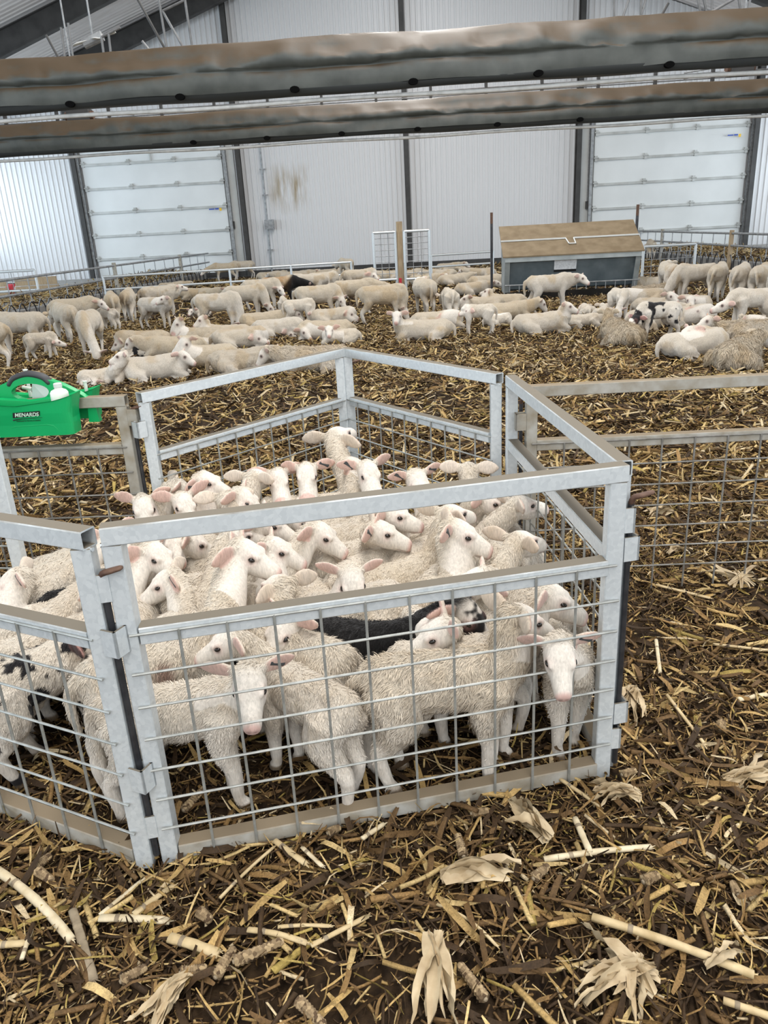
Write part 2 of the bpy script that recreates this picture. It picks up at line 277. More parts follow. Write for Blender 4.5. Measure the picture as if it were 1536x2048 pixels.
for i, (pl, pr) in enumerate(((452, 474), (1158, 1186))):   # plain white jamb panels beside the doors
    a, c = PW(pl, 380)[0], PW(pr, 380)[0]; g = Geo(); g.box((a, wallY(a)-.085, 0), (c, wallY(a)-.055, 5.6)); struct(mesh_obj('trim_%d' % (i+9), g, 'white_trim'), 'plain white door jamb panel')
g = Geo(); g.box((XC-HALF, 0, 0), (XC+HALF, .06, .2)); o = struct(mesh_obj('base_shadow_back', g, 'dark_steel')); o.location = (0, wallY(XC)-.10, 0); o.rotation_euler = (0, 0, math.atan(-WM)); o.location = (XC*(1-math.cos(WM)), wallY(XC)-.12+XC*WM, 0)  # dark strip standing in for the thin shadow along the end wall's foot
# conduit, boxes, controls on the far wall
a, c = PW(527, 300, .2), PW(544, 540, .2); t = thing('conduit', 'thin grey conduit pipe running down the white end wall by the brown splash', 'pipe', (c[0], c[1], 0)); g = Geo(); g.rod((c[0], c[1], 0), (c[0], c[1], 5.2), .035); part('pipe', g, 'pipe_grey', t)
for py in (338, 390, 500):
    q = PW(535, py, .12); g = Geo(); g.box((c[0]-.10, c[1]-.03, q[2]-.02), (c[0]+.10, c[1]+.12, q[2]+.02)); part('strap', g, 'pipe_grey', t)
q = PW(539, 449, .2); g = Geo(); g.box((-.17, -.1, -.17), (.17, .1, .17)); g.box((-.13, -.115, -.13), (.13, -.1, .13)); o = mesh_obj('junction_box', g, 'pipe_grey'); o.location = q; tag(o, 'small square grey junction box on the conduit of the end wall', 'electrical box')
for (px, py), side in (((467, 450), 'left'), ((1174, 410), 'right')):
    q = PW(px, py, .12); t = thing('door_control', 'small grey push button box with a cable beside the %s overhead door' % side, 'switch', q); g = Geo(); g.box((q[0]-.05, q[1]-.05, q[2]-.13), (q[0]+.05, q[1]+.05, q[2]+.13)); part('housing', g, 'dark_steel', t); g = Geo(); g.rod(q+np.array([0, .02, .1]), (q[0], q[1]+.02, 5.2), .018); part('cable', g, 'pipe_grey', t)
# ---------------------------------------------------------------- rolled curtains hung across the barn
def curtain(label, Y, za, zb, seed, hgt, holes):
    """tarp gathered into a hanging roll: dusty sloping top, crease, smooth lower fold, dark underside"""
    n = 260; xs = np.linspace(-9.5, 11.5, n)
    yw = lambda x: Y-WM*x
    t = thing('rolled_curtain', label, 'curtain', (0, yw(0), za))
    zc = lambda x: za+(zb-za)*(x+9.5)/21.
    prof = np.array([(.22, .42), (.17, .97), (.06, 1.0), (-.02, .97), (-.10, .85), (-.18, .68), (-.235, .58), (-.245, .50), (-.20, .455), (-.175, .44), (-.20, .41), (-.225, .33), (-.225, .18), (-.19, .07)])
    rows = []
    for k, (py, pz) in enumerate(prof):
        pp = np.stack([xs*1.3, np.full(n, k*.45), np.full(n, seed*3.)], 1)
        w = (vnoise(pp, seed)-.5)*.09+(vnoise(pp*np.array([3, 1.6, 1]), seed+1)-.5)*.09*(1 if 2 < k < 10 else .25)+(abs(vnoise(pp*np.array([7, 1.2, 1]), seed+2)-.5))*.14*(1 if 4 < k < 9 else .12)
        rows.append(np.stack([xs, [yw(x)+py*hgt*1.0 for x in xs]-w*hgt*1.2, [zc(x)+pz*hgt for x in xs]+w*hgt*.55], 1))
    g = Geo(); m = len(prof); V = np.vstack(rows); g.add(V, [(k*n+i, k*n+i+1, (k+1)*n+i+1, (k+1)*n+i) for k in range(m-1) for i in range(n-1)])
    part('tarp', g, 'tarp', t, smooth=True)
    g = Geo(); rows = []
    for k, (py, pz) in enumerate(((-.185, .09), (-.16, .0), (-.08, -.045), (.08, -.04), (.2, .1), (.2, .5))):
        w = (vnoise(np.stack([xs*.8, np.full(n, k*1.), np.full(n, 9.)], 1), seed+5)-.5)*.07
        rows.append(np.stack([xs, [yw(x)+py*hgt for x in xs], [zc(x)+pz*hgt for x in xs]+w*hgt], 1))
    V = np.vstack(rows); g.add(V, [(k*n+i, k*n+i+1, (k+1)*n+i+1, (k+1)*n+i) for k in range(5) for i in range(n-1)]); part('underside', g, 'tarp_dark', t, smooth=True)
    g = Geo(); g.tube([(x, yw(x)+.02, zc(x)-.055*hgt/.5-.02+.008*math.sin(x*2.1+seed)) for x in np.linspace(-9.5, 11.5, 40)], .022, seg=8, n=80); part('bottom_pipe', g, 'rope_white', t, smooth=True)
    for x in holes:
        g = Geo(); c = np.array([x, yw(x)-.20*hgt-.012, zc(x)+.05*hgt]); g.loft([c+np.array([0, -.012, 0]), c+np.array([0, .03, 0])], [(.05, 0, 0)]*2, [(0, 0, .03)]*2, 12); part('eyelet', g, 'hole', t)
    return t
q0, q1 = PY(0, 316, 13), PY(1536, 222, 13)
curtain('far roll of dusty grey green curtain hanging across the barn, just above the flock', 13, 2.93, 2.86, 3, .44, [PY(x, 290, 13)[0] for x in (385, 535, 685, 835, 990, 1148)])
curtain('near roll of dusty grey green curtain across the top of the picture', 9, 2.93, 2.91, 8, .50, [PY(x, 200, 9)[0] for x in (132, 360, 592, 826, 1067, 1312)])
# pipes and brackets that hold the rolls
t = thing('overhead_rail', 'long double pipe rail with small brackets seen between the two curtain rolls', 'rail', (0, 15.4, 3.6))
zr = PY(768, 200, 15.4)[2]
for dz in (0, .085, .17):
    g = Geo(); g.rod((-8, 15.4+8*WM, zr+dz), (11, 15.4-11*WM, zr+dz), .010); part('pipe', g, 'pipe_dark', t)
for x in np.arange(-7.5, 11, .97):
    g = Geo(); g.box((x-.022, 15.36-WM*x, zr-.05), (x+.022, 15.44-WM*x, zr+.26)); part('bracket', g, 'dark_steel', t)
for (px, py), side in (((160, 233), 'left'), ((1480, 137), 'right')):
    q = PY(px, py, 13.6); t = thing('winch_motor', 'small dark curtain winch between the rolls at the %s end' % side, 'motor', q); g = Geo(); g.box(q-np.array([.17, .12, .10]), q+np.array([.17, .12, .10])); part('housing', g, 'dark_steel', t)
    g = Geo(); g.rod(q+np.array([-.22, 0, 0]), q+np.array([.22, 0, 0]), .07, 12); part('drum', g, 'rust', t); g = Geo(); s_ = 1 if px < 700 else -1
    for dz in (.06, -.02): g.rod(q+np.array([.1*s_, 0, dz]), q+np.array([.8*s_, .2, dz-.05]), .012)
    part('cable', g, 'pipe_grey', t); g = Geo(); g.rod(q+np.array([0, 0, .1]), (q[0], q[1], zroof(q[0])), .014); part('hanger', g, 'pipe_grey', t)
def hanger(label, legs, Y, cross=None, r=.013, mat='dark_steel'):
    """thin steel rods from the roof down to the near curtain roll"""
    Y = Y-WM*PY(*legs[0][0], Y)[0]; pts = [[PY(*p, Y) for p in l] for l in legs]
    for l, pl in zip(pts, legs):
        if pl[0][1] <= 0: dr = l[0]-l[1]; l[0] = l[0]+dr*max(0, (zroof(l[0][0])-l[0][2])/max(dr[2], .05))
        if pl[-1][1] > 10 and len({q[1] for q in pl}) > 1 and pl[-1][1] > pl[0][1]: l[-1] = l[-1]+unit(l[-1]-l[0])*.22
    b0 = pts[0][-1]; t = thing('curtain_hanger', label, 'hanger', b0, 'curtain hangers under the roof')
    for l in pts:
        g = Geo()
        for a_, b_ in zip(l[:-1], l[1:]): g.rod(a_, b_, r)
        part('rod', g, mat, t)
    return t
hg = [('U shaped grey hanger rods by the nearer roof rafter, leftmost', [[(122, 55), (130, 118)], [(136, 46), (146, 116)]]),
      ('slanting dark rod beside the leftmost pair of hanger rods', [[(92, 70), (118, 118)]]),
      ('small bent hanger frame left of the tall frame', [[(203, 74), (208, 112)], [(217, 68), (222, 110)], [(203, 74), (240, 55)]]),
      ('long slanting dark rod in front of the white roof', [[(276, 0), (330, 98)]]),
      ('tall hanger frame with a cross piece before the end wall rafter', [[(318, 0), (334, 100)], [(325, 22), (368, 98)], [(370, 0), (384, 94)], [(325, 22), (370, 0)]]),
      ('thin rod hanging left of the lowest rafter end', [[(284, 82), (300, 102)]]),
      ('pair of hanger rods right of the end wall rafter', [[(1228, 0), (1228, 36)], [(1258, 0), (1246, 34)]]),
      ('bent hanger rods over the near roll at the right', [[(1282, 0), (1282, 30)], [(1292, 0), (1284, 26)]]),
      ('short dark rod under the right rafter', [[(1337, 6), (1326, 26)]]),
      ('hanger rods near the right edge of the roof', [[(1396, 0), (1400, 20)], [(1408, 0), (1412, 19)], [(1424, 0), (1424, 18)]]),
      ('rightmost slanting hanger rods over the near roll', [[(1478, 0), (1480, 14)], [(1500, 0), (1498, 12)], [(1465, 0), (1437, 16)]])]
for lb, lg_ in hg: hanger(lb, lg_, 9.1, mat='dark_steel' if 'dark' in lb else 'pipe_dark')
c = PY(186, 78, 11); t = thing('roof_fan', 'small pale stirring fan hung under the white roof at left', 'fan', c)
for k in range(5):
    g = Geo(); a_ = k*2*math.pi/5; d = np.array([math.cos(a_), .45*math.sin(a_), .25*math.sin(a_+1)]); g.tube([c+d*.05, c+d*.26], (.035, .05), (.01, .01)); part('blade', g, 'white_trim', t)
g = Geo(); g.rod(c-np.array([.12, 0, .05]), c+np.array([.12, 0, .03]), .06, 12); part('motor', g, 'pipe_grey', t); g = Geo(); g.rod(c, (c[0], c[1], zroof(c[0])), .012); part('rod', g, 'pipe_grey', t)
# ---------------------------------------------------------------- fences, gates and posts of the flock pens
def fence(name, label, a, bq, posts, rails, uprights, hoops=None, zpost=1.0, mat='pipe_grey', wood=()):
    a, bq = np.asarray(a, float)*(1, 1, 0), np.asarray(bq, float)*(1, 1, 0); Ln = np.linalg.norm(bq-a); d = (bq-a)/Ln; t = thing(name, label, 'fence', a); zu = np.array([0, 0, 1.])
    for k, s in enumerate(posts): g = Geo(); g.bar(a+d*s, a+d*s+zu*zpost, .09, .09); part('post', g, 'wood' if k in wood else 'galvanised_dirty', t)
    for z in rails: g = Geo(); g.rod(a+zu*z, bq+zu*z, .028); part('rail', g, mat, t)
    if uprights:
        sp, z0, z1 = uprights
        for s in np.arange(sp*.4, Ln, sp): g = Geo(); g.rod(a+d*s+zu*z0, a+d*s+zu*z1, .013, 6); part('upright', g, mat, t)
    if hoops:
        sp, w, z1 = hoops
        for s in np.arange(.2, Ln-w, sp):
            g = Geo(); g.tube([a+d*s+zu*.02, a+d*s+zu*(z1-.16), a+d*(s+w*.5)+zu*z1, a+d*(s+w)+zu*(z1-.16), a+d*(s+w)+zu*.02], .014, seg=6, up=np.cross(d, zu)+.01); part('hoop', g, 'dark_rod', t)
    return t
A0, A1 = P(0, 561.5, .92), P(467, 500, .92); dA = unit(A1-A0); A0 = A0-dA*3.5; A1 = A0+(A1-A0)*min(1, (wallY(A1[0])-.35-A0[1])/(A1[1]-A0[1]))
fence('feed_fence', 'long pipe feed fence with bent hoops along the left side of the flock', A0, A1, [2.2, 9.2, 14.6, 19.4, 22.2], (.92, .60), (.85, .40, .92), (.42, .30, .40))
B0, B1 = P(1276, 462, .92), P(1536, 468.5, .92); dB = unit(B1-B0); B1 = B1+dB*5
fence('feed_fence', 'pipe feed fence with bent hoops behind the feeder, along the right side', B0, B1, [2.6, 7.9, 12.4], (.92, .62), (.8, .35, .92), (.42, .30, .40), wood=(1,))
for sd, q0, q1 in (('left', A0, A1), ('right', B0, B1)):     # raised feed alleys outside both fences
    g = Geo(); e = -6.5 if sd == 'left' else 6.5; s0 = .25 if sd == 'left' else -.25
    o0, o1 = np.array([q0[0]+(-.12 if sd == 'left' else .12), q0[1], 0]), np.array([q1[0]+(-.12 if sd == 'left' else .12), q1[1], 0])
    qd = [o0, o1, o1+np.array([e, 0, 0]), o0+np.array([e, 0, 0])]; g.slab(qd if sd == 'left' else qd[::-1], (0, 0, .24)); struct(mesh_obj('floor_alley_'+sd, g, 'concrete'), 'raised concrete feed alley')
zu = np.array([0, 0, 1.])
def low_gate(label, pl, pr, z1, z0, stiles, Z=None):
    a, bq = P(*pl, z1), P(*pr, z1); a[2] = bq[2] = 0; t = thing('pipe_gate', label, 'gate', a); d = bq-a
    for z in (z1, z0): g = Geo(); g.rod(a+zu*z, bq+zu*z, .028); part('rail', g, 'galvanised', t)
    for s in stiles: g = Geo(); g.rod(a+d*s+zu*.0, a+d*s+zu*(z1+.02), .028); part('stile', g, 'galvanised', t)
    return t
low_gate('low two rail pipe gate behind the sheep, left of the wooden post', (206, 554), (702, 524), .75, .45, (0, .5, .75, 1))
low_gate('low two rail pipe gate between the wooden post and the feeder', (862, 511), (986, 503), .75, .45, (0, 1))
def wire_gate(label, pl, pr, Y, z1, z0, nh, nv):
    a, bq = PY(*pl, Y), PY(*pr, Y); a[2] = bq[2] = 0; d = bq-a; t = thing('wire_gate', label, 'gate', a)
    for s in (0, 1): g = Geo(); g.rod(a+d*s+zu*.02, a+d*s+zu*z1, .034); part('stile', g, 'galvanised', t)
    for z in (z1, z0): g = Geo(); g.rod(a+zu*z, bq+zu*z, .034); part('rail', g, 'galvanised', t)
    g = Geo()
    for k in range(1, nh): z = z0+(z1-z0)*k/nh; g.rod(a+zu*z, bq+zu*z, .009, 5)
    for k in range(1, nv): g.rod(a+d*k/nv+zu*z0, a+d*k/nv+zu*z1, .009, 5)
    part('wire_mesh', g, 'pipe_grey', t)
wire_gate('tall wire mesh gate hung on the left of the wooden post', (746, 467), (790, 464), 20.2, 1.42, .30, 8, 3)
wire_gate('tall wire mesh gate hung on the right of the wooden post', (808, 466), (858, 463), 20.0, 1.42, .30, 8, 3)
wire_gate('wire mesh gate low behind the feeder, right of its corner', (1288, 485), (1392, 487), 19.0, .80, .05, 5, 6)
wire_gate('empty pipe gate far left beyond the feed fence', (-30, 534), (66, 526), 21.5, .95, .45, 2, 2)
q = P(803, 582); t = thing('wooden_post', 'weathered square wooden post between the two tall wire gates', 'post', (q[0], q[1], 0)); g = Geo(); g.bar((q[0], q[1], 0), PY(798, 443, q[1]), .15, .15, ch=.25); part('shaft', g, 'wood', t)
g = Geo(); g.bar((q[0]-.02, q[1]-.085, .05), (q[0]-.02, q[1]-.085, .32), .07, .02); part('paint_mark', g, 'red', t)['label'] = 'red paint mark'
for (px, p0, p1, Y), lb in (((983, 425, 585, 17.2), 'thin dark steel rod post with a rusty top, left of the feeder'), ((1276, 409, 470, 17.4), 'thin dark steel rod post with a rusty top, behind the right end of the feeder')):
    c = PY(px, p0, Y); t = thing('rod_post', lb, 'post', (c[0], Y, 0)); g = Geo(); g.bar((c[0], Y, 0), (c[0], Y, c[2]-.22), .05, .05); part('shaft', g, 'dark_rod', t); g = Geo(); g.bar((c[0], Y, c[2]-.22), (c[0], Y, c[2]), .05, .05); part('tip', g, 'rust', t)
# things in the left feed alley
c = P(-5, 612); t = thing('plank_box', 'low box of bare wooden planks in the left feed alley', 'box', (c[0]-1, c[1]+.6, .24)); y0 = c[1]+.6
for dx, w, lift in ((-1.2, 2.3, 0), (1.35, 1.2, 0)):
    for k in range(2): g = Geo(); g.box((c[0]-1+dx, y0+.02*k, .24+.24*k), (c[0]-1+dx+w, y0+.06+.02*k, .46+.24*k)); part('plank', g, 'wood', t)
c = PY(12, 585, y0+.6); t = thing('feed_bag', 'red and white sack lying on the planks in the left feed alley', 'bag', c); g = Geo(); g.tube([c+np.array([-.75, 0, -.02]), c+np.array([-.3, 0, .06]), c+np.array([.25, .05, .06]), c+np.array([.6, 0, -.04])], (.2, .3, .28, .16), (.10, .17, .15, .08)); part('sack', g, 'bag', t, smooth=True)
for s_ in (-.25, .2): g = Geo(); g.tube([c+np.array([s_-.10, 0, .065]), c+np.array([s_+.10, 0.02, .065])], (.295,), (.178,), n=4, ends=.1); part('red_band', g, 'red', t, smooth=True)
# ---------------------------------------------------------------- covered feeder
F1, F2 = P(1010, 602), P(1270, 590); fx = unit(F2-F1); fy = np.array([-fx[1], fx[0], 0]); Wd = float(np.linalg.norm(F2-F1))+.08
fp = lambda u, v, z: F1+fx*u+fy*v+zu*z
t = thing('covered_feeder', 'big galvanised covered sheep feeder with a dusty brown sloping lid', 'feeder', F1)
g = Geo()                                                # end walls
for u in (0, Wd-.03): g.slab([fp(u, .0, .84), fp(u, .24, .12), fp(u, .90, .12), fp(u, 1.05, 1.38)], fx*.03)
part('end_wall', g, 'feeder_rim', t); g = Geo(); g.slab([fp(.03, .10, .74), fp(Wd-.03, .10, .74), fp(Wd-.03, .30, .20), fp(.03, .30, .20)][::-1], fy*.02); part('hopper_front', g, 'feeder_steel', t)
g = Geo(); g.slab([fp(0, 1.0, .12), fp(Wd, 1.0, .12), fp(Wd, 1.08, 1.38), fp(0, 1.08, 1.38)], -fy*.02); part('back_wall', g, 'feeder_steel', t)
g = Geo(); g.bar(fp(0, .0, .80), fp(Wd, .0, .80), .04, .10)
for u in (.05, Wd-.05): g.bar(fp(u, .02, .78), fp(u, .26, .14), .10, .04, up=fy)
part('rim', g, 'feeder_rim', t)
mid = (.50, 1.11)
g = Geo(); g.slab([fp(-.05, -.04, .84), fp(Wd+.05, -.04, .84), fp(Wd+.05, mid[0], mid[1]), fp(-.05, mid[0], mid[1])], zu*.025); l1 = part('lid', g, 'feeder_lid', t)
g = Geo(); g.slab([fp(-.05, mid[0], mid[1]), fp(Wd+.05, mid[0], mid[1]), fp(Wd+.05, 1.10, 1.41), fp(-.05, 1.10, 1.41)], zu*.025); part('lid', g, 'feeder_lid', t)
g = Geo(); g.bar(fp(-.05, mid[0], mid[1]+.04), fp(Wd*.47, mid[0], mid[1]+.04), .035, .03); g.bar(fp(Wd*.53, mid[0], mid[1]+.04), fp(Wd+.05, mid[0], mid[1]+.04), .035, .03)
for s_, e_ in ((.47, .485), (.53, .535)): g.rod(fp(Wd*s_, mid[0], mid[1]+.04), fp(Wd*e_, mid[0]-.22, mid[1]-.06), .012)
g.rod(fp(Wd*.485, mid[0]-.22, mid[1]-.06), fp(Wd*.535, mid[0]-.22, mid[1]-.06), .012); part('lid_bar', g, 'white_trim', t)
n0 = fp(Wd*.37, .075, .77); g = Geo(); g.slab([n0, n0+fx*Wd*.165, n0+fx*Wd*.165+fy*.06-zu*.21, n0+fy*.06-zu*.21][::-1], fy*.008); part('label_plate', g, 'sticker', t)
g = Geo(); n1_ = n0+fy*.062-zu*.215; g.slab([n1_, n1_+fx*Wd*.165, n1_+fx*Wd*.165+fy*.015-zu*.04, n1_+fy*.015-zu*.04][::-1], fy*.006); part('slot', g, 'black', t)
g = Geo(); g.slab([fp(0, .02, .16), fp(Wd, .02, .16), fp(Wd, .10, .02), fp(0, .10, .02)][::-1], fy*.02); g.slab([fp(0, .1, .02), fp(Wd, .1, .02), fp(Wd, .6, .02), fp(0, .6, .02)], zu*.02); part('trough', g, 'dark_steel', t)
g = Geo(); g.rod(fp(0, .02, .30), fp(Wd, .02, .30), .014)
for k in range(14): g.rod(fp(Wd*(k+.5)/14, .02, .16), fp(Wd*(k+.5)/14, .02, .30), .008, 6)
part('trough_bars', g, 'pipe_grey', t)
# ---------------------------------------------------------------- sorting pen panels
PH, PT = .985, .046
def pen_panel(label, a, b, out, bottom=True, mat='galvanised', wmat='wire', H=PH, zmid=.72, nw=10, nh=6, brackets=(), group='galvanised sorting pen panels', foot=None):
    """square tube frame: top rail over two posts, middle and bottom rail, welded wire on the outer face"""
    a, b = np.array([a[0], a[1], 0.]), np.array([b[0], b[1], 0.]); Ln = np.linalg.norm(b-a); d = (b-a)/Ln; nrm = np.cross(d, zu)*out
    t = thing('pen_panel', label, 'fence panel', a, group); h = PT/2
    g = Geo(); g.bar(a-d*h+zu*(H-h), b+d*h+zu*(H-h), PT, PT, hollow=True); part('top_rail', g, mat, t)
    for s in (a, b): g = Geo(); g.bar(s+zu*.0, s+zu*(H-PT), PT, PT); g.rod(s+zu*(H-PT-.003)-d*.03, s+zu*(H-PT-.003)+d*.03, .006, 6); part('post', g, mat, t)
    g = Geo(); g.bar(a+d*h+zu*(zmid-h), b-d*h+zu*(zmid-h), PT, PT); part('middle_rail', g, mat, t)
    if bottom: g = Geo(); g.bar(a+d*h+zu*.030, b-d*h+zu*.030, PT, PT); part('bottom_rail', g, 'galvanised_dirty', t)
    g = Geo(); o = nrm*(h+.004)
    for k in range(1, nw+1): q = a+d*(Ln*k/(nw+1)); g.rod(q+o+zu*.012, q+o+zu*(zmid-.012), .0040, 6)
    for k in range(1, nh+1): z = .03+(zmid-.055)*k/(nh+1); g.rod(a+o*1.12-d*.01+zu*z, b+o*1.12+d*.01+zu*z, .0036, 6)
    g.rod(a+o+zu*(zmid-.014), b+o+zu*(zmid-.014), .0034, 6)
    part('wire_mesh', g, wmat, t)
    for end, z, side in brackets:                          # lugs that take the hinge pin
        s = (a-d*(h+.022)) if end == 0 else (b+d*(h+.022)); g = Geo(); c = s+zu*z
        w = .022; x, y = d, nrm
        for lo, hi in (((-w, -w), (w, -w+.006)), ((-w, w-.006), (w, w))): g.slab([c+x*lo[0]+y*lo[1]-zu*.035, c+x*hi[0]+y*lo[1]-zu*.035, c+x*hi[0]+y*hi[1]-zu*.035, c+x*lo[0]+y*hi[1]-zu*.035], zu*.07)
        e_ = -w if end == 0 else w-.006; g.slab([c+x*e_-y*w-zu*.035, c+x*(e_+.006)-y*w-zu*.035, c+x*(e_+.006)+y*w-zu*.035, c+x*e_+y*w-zu*.035], zu*.07)
        part('hinge_lug', g, mat, t)
    return t
V_A, V_B, V_C, V_D, V_E = (-.633, 1.668), (.615, 1.914), (.560, 3.215), (-.163, 4.244), (-1.015, 3.271)
def inset(p, q, e0=0., e1=0.): p, q = np.array(p), np.array(q); d = (q-p)/np.linalg.norm(q-p); return p+d*e0, q-d*e1
BR = lambda z0, z1: ((0, z0, 1), (0, z1, 1), (1, z0-.08, 1), (1, z1-.08, 1))
pen_panel('front panel of the sorting pen, nearest, with ten upright wires', V_A, V_B, 1, brackets=((0, .835, 1), (0, .13, 1), (1, .745, 1), (1, .22, 1)))
a, b = inset((.640, 1.962), V_C, 0, .03); pen_panel('right side panel of the sorting pen running back from the front corner', a, b, 1, brackets=((0, .83, 1), (0, .135, 1)))
a, b = inset((.520, 3.262), V_D, .02, .02); pen_panel('back right panel of the sorting pen, between the tall back corner and the right corner', a, b, -1, brackets=((1, .86, 1),))
a, b = inset(V_D, V_E, .05, .02); pen_panel('back left panel of the sorting pen, behind the lambs', a, b, -1, brackets=((0, .86, 1), (1, .83, 1)))
pen_panel('front left panel of the sorting pen, cut off by the left edge of the picture', (-.700, 1.655), (-1.86, 2.215), -1, brackets=((0, .70, 1), (0, .30, 1)), nw=9)
gE = P(172, 785, .96); pen_panel('dirty older panel under the green tote, behind the left lambs', (-1.100, 3.285), (-2.42, 3.36), -1, mat='galvanised_dirty', wmat='wire_dirty', H=.975, zmid=.765, nw=9, brackets=((0, .88, 1),))
q = PY(1, 962, 2.75); pen_panel('panel whose end post shows at the left edge under the green tote', (q[0], 2.75), (q[0]-1.2, 2.95), 1, nw=9)
a, b = P(1063, 780, .93), P(1536, 757, .93); d_ = unit(b-a); pen_panel('long dirty brown panel running right from the pen corner', a, a+d_*2.45, 1, bottom=False, mat='galvanised_dirty', wmat='wire_dirty', H=.95, zmid=.72, nw=17, brackets=((0, .80, 1),))
for (x, y, z0, z1), lb in (((-.668, 1.650, .03, .86), 'dark steel hinge pin with a brown handle joining the front and front left panels'), ((.660, 1.922, .03, .875), 'dark steel hinge pin with a brown handle at the front right pen corner'), ((-1.062, 3.285, .05, .90), 'dark hinge pin at the back left pen corner beside the dirty panel'), ((.610, 3.235, .05, .86), 'dark hinge pin at the right back pen corner'), ((-.140, 4.29, .05, .88), 'dark hinge pin at the farthest back pen corner')):
    t = thing('hinge_pin', lb, 'hinge pin', (x, y, z0), 'hinge pins of the sorting pen'); g = Geo(); g.rod((x, y, z0), (x, y, z1), .0085, 10); part('rod', g, 'dark_rod', t)
    g = Geo(); g.tube([(x, y, z1-.005), (x+.005, y-.004, z1+.012), (x+.025, y-.01, z1+.02), (x+.05, y-.012, z1+.027)], (.0095, .010, .013, .011), (.008, .008, .007, .006)); part('handle', g, 'rust', t, smooth=True)
# ---------------------------------------------------------------- green tote hung over the dirty panel's top rail
def frame3(o, x, y):                                     # local to world
    x, y = unit(x), unit(y); return lambda u, v, w: np.asarray(o)+x*u+y*v+zu*w
pd = unit(np.array([-1.320, .075, 0])); pn = np.array([-pd[1], pd[0], 0]); pn = pn if pn[1] < 0 else -pn
_c = P(66, 792, .97); ctr = np.array([_c[0], 3.285+(-1.1-_c[0])*.0568, .97]); _r = ray(66, 792); ctr[0] = _r[0]*ctr[1]/_r[1]
T = frame3(ctr, -pd, pn)                                 # u to the right, v towards the camera
t = thing('carry_tote', 'bright green plastic tote with a black grip handle hung over the dirty top rail', 'tote', T(0, 0, -.1))
def bin_(v0, v1, ztop, zbot, hw0, hw1, th=.004):
    g = Geo(); out = []
    vm = (v0+v1)/2; hv = abs(v1-v0)/2
    def ring(z, hw, hvv, n=32):
        a = np.arange(n)*2*np.pi/n; cu = np.sign(np.cos(a))*abs(np.cos(a))**.25; cv = np.sign(np.sin(a))*abs(np.sin(a))**.25
        return np.array([T(hw*p, vm+hvv*s, z(hw*p) if callable(z) else z) for p, s in zip(cu, cv)])
    zt = lambda u: ztop+.035*(u/hw0)**2
    rings = [ring(zbot, hw1, hv*.8), ring(zbot+.05, hw1+.004, hv*.84), ring(ztop-.035, hw0-.02, hv*.95), ring(zt, hw0, hv), ring(lambda u: zt(u)+.003, hw0+.006, hv+.006), ring(lambda u: zt(u)-.004, hw0-.006, hv-.006), ring(zbot+.006, hw1-.006, hv*.8-.006)]
    n = 32; V = np.vstack(rings); f = [(k*n+j, k*n+(j+1) % n, (k+1)*n+(j+1) % n, (k+1)*n+j) for k in range(len(rings)-1) for j in range(n)]
    f += [tuple(range(n-1, -1, -1)), tuple((len(rings)-1)*n+j for j in range(n))]; g.add(V, f); return g
part('bin', bin_(.03, .155, .005, -.125, .235, .212), 'green_plastic', t, smooth=False); part('bin', bin_(-.155, -.03, -.01, -.10, .245, .235), 'green_plastic', t)
g = Geo()                                                # central wall with the oval hand hole
n = 40; us = np.linspace(-.25, .25, n); top = lambda u: .105-.11*abs(u/.25)**1.7; inner = []
for vv in (.018, -.018):
    pass
hole = [(.082*math.cos(a_), .038+.036*math.sin(a_)) for a_ in np.linspace(0, 2*math.pi, 33)[:-1]]
outer = []
for (hu, hz) in hole:
    dx, dz = hu, hz-.038; L_ = math.hypot(dx, dz); dx, dz = dx/L_, dz/L_; s_ = 0
    while abs(hu+dx*s_) < .25 and -.03 < hz+dz*s_ < top(hu+dx*s_): s_ += .002
    outer.append((hu+dx*s_, hz+dz*s_))
for k in range(32):
    k2 = (k+1) % 32
    g.slab([T(hole[k][0], .018, hole[k][1]), T(hole[k2][0], .018, hole[k2][1]), T(outer[k2][0], .018, outer[k2][1]), T(outer[k][0], .018, outer[k][1])], pn*-.036)
part('handle_wall', g, 'green_plastic', t)
g = Geo(); g.tube([T(-.088, 0, .072), T(-.06, 0, .098), T(0, 0, .112), T(.06, 0, .098), T(.088, 0, .072)], (.024,), (.014,), n=24); part('grip', g, 'rubber', t, smooth=True)
g = Geo(); g.slab([T(.235, .01, -.03), T(.268, .01, -.03), T(.275, .01, -.105), T(.228, .01, -.105)], pn*-.03); part('rail_hook', g, 'green_plastic', t)
g = Geo(); pr = [(-.055, -.122), (-.045, -.086), (-.03, -.081), (.11, -.077), (.135, -.083), (.17, -.122)]
yv = lambda z: .1525-.0145*(abs(z)/.13)
for (u0, w0), (u1, w1) in zip(pr[:-1], pr[1:]): g.rod(T(u0, yv(w0), w0), T(u1, yv(w1), w1), .0022, 6)
part('moulded_ridge', g, 'green_plastic', t)
def lettering(txt, size, mat, org, X, Z, depth, shear=0., name='lettering', par=None, bold=0.):
    cu = bpy.data.curves.new('txt', 'FONT'); cu.body = txt; cu.size = size; cu.extrude = depth; cu.shear = shear; cu.offset = bold; cu.align_x = 'CENTER'; o = bpy.data.objects.new('txt', cu); COL.objects.link(o)
    me = bpy.data.meshes.new_from_object(o.evaluated_get(C.evaluated_depsgraph_get())); bpy.data.objects.remove(o); v = np.array([q.co[:] for q in me.vertices]); Nn = np.cross(X, Z)
    W = np.asarray(org)+np.outer(v[:, 0], X)+np.outer(v[:, 1], Z)+np.outer(v[:, 2], Nn)-PLOC[par.name]; me.vertices.foreach_set('co', W.ravel()); me.materials.clear(); me.materials.append(MAT[mat]); me.update(); o = bpy.data.objects.new(name, me); COL.objects.link(o); o.parent = par; return o
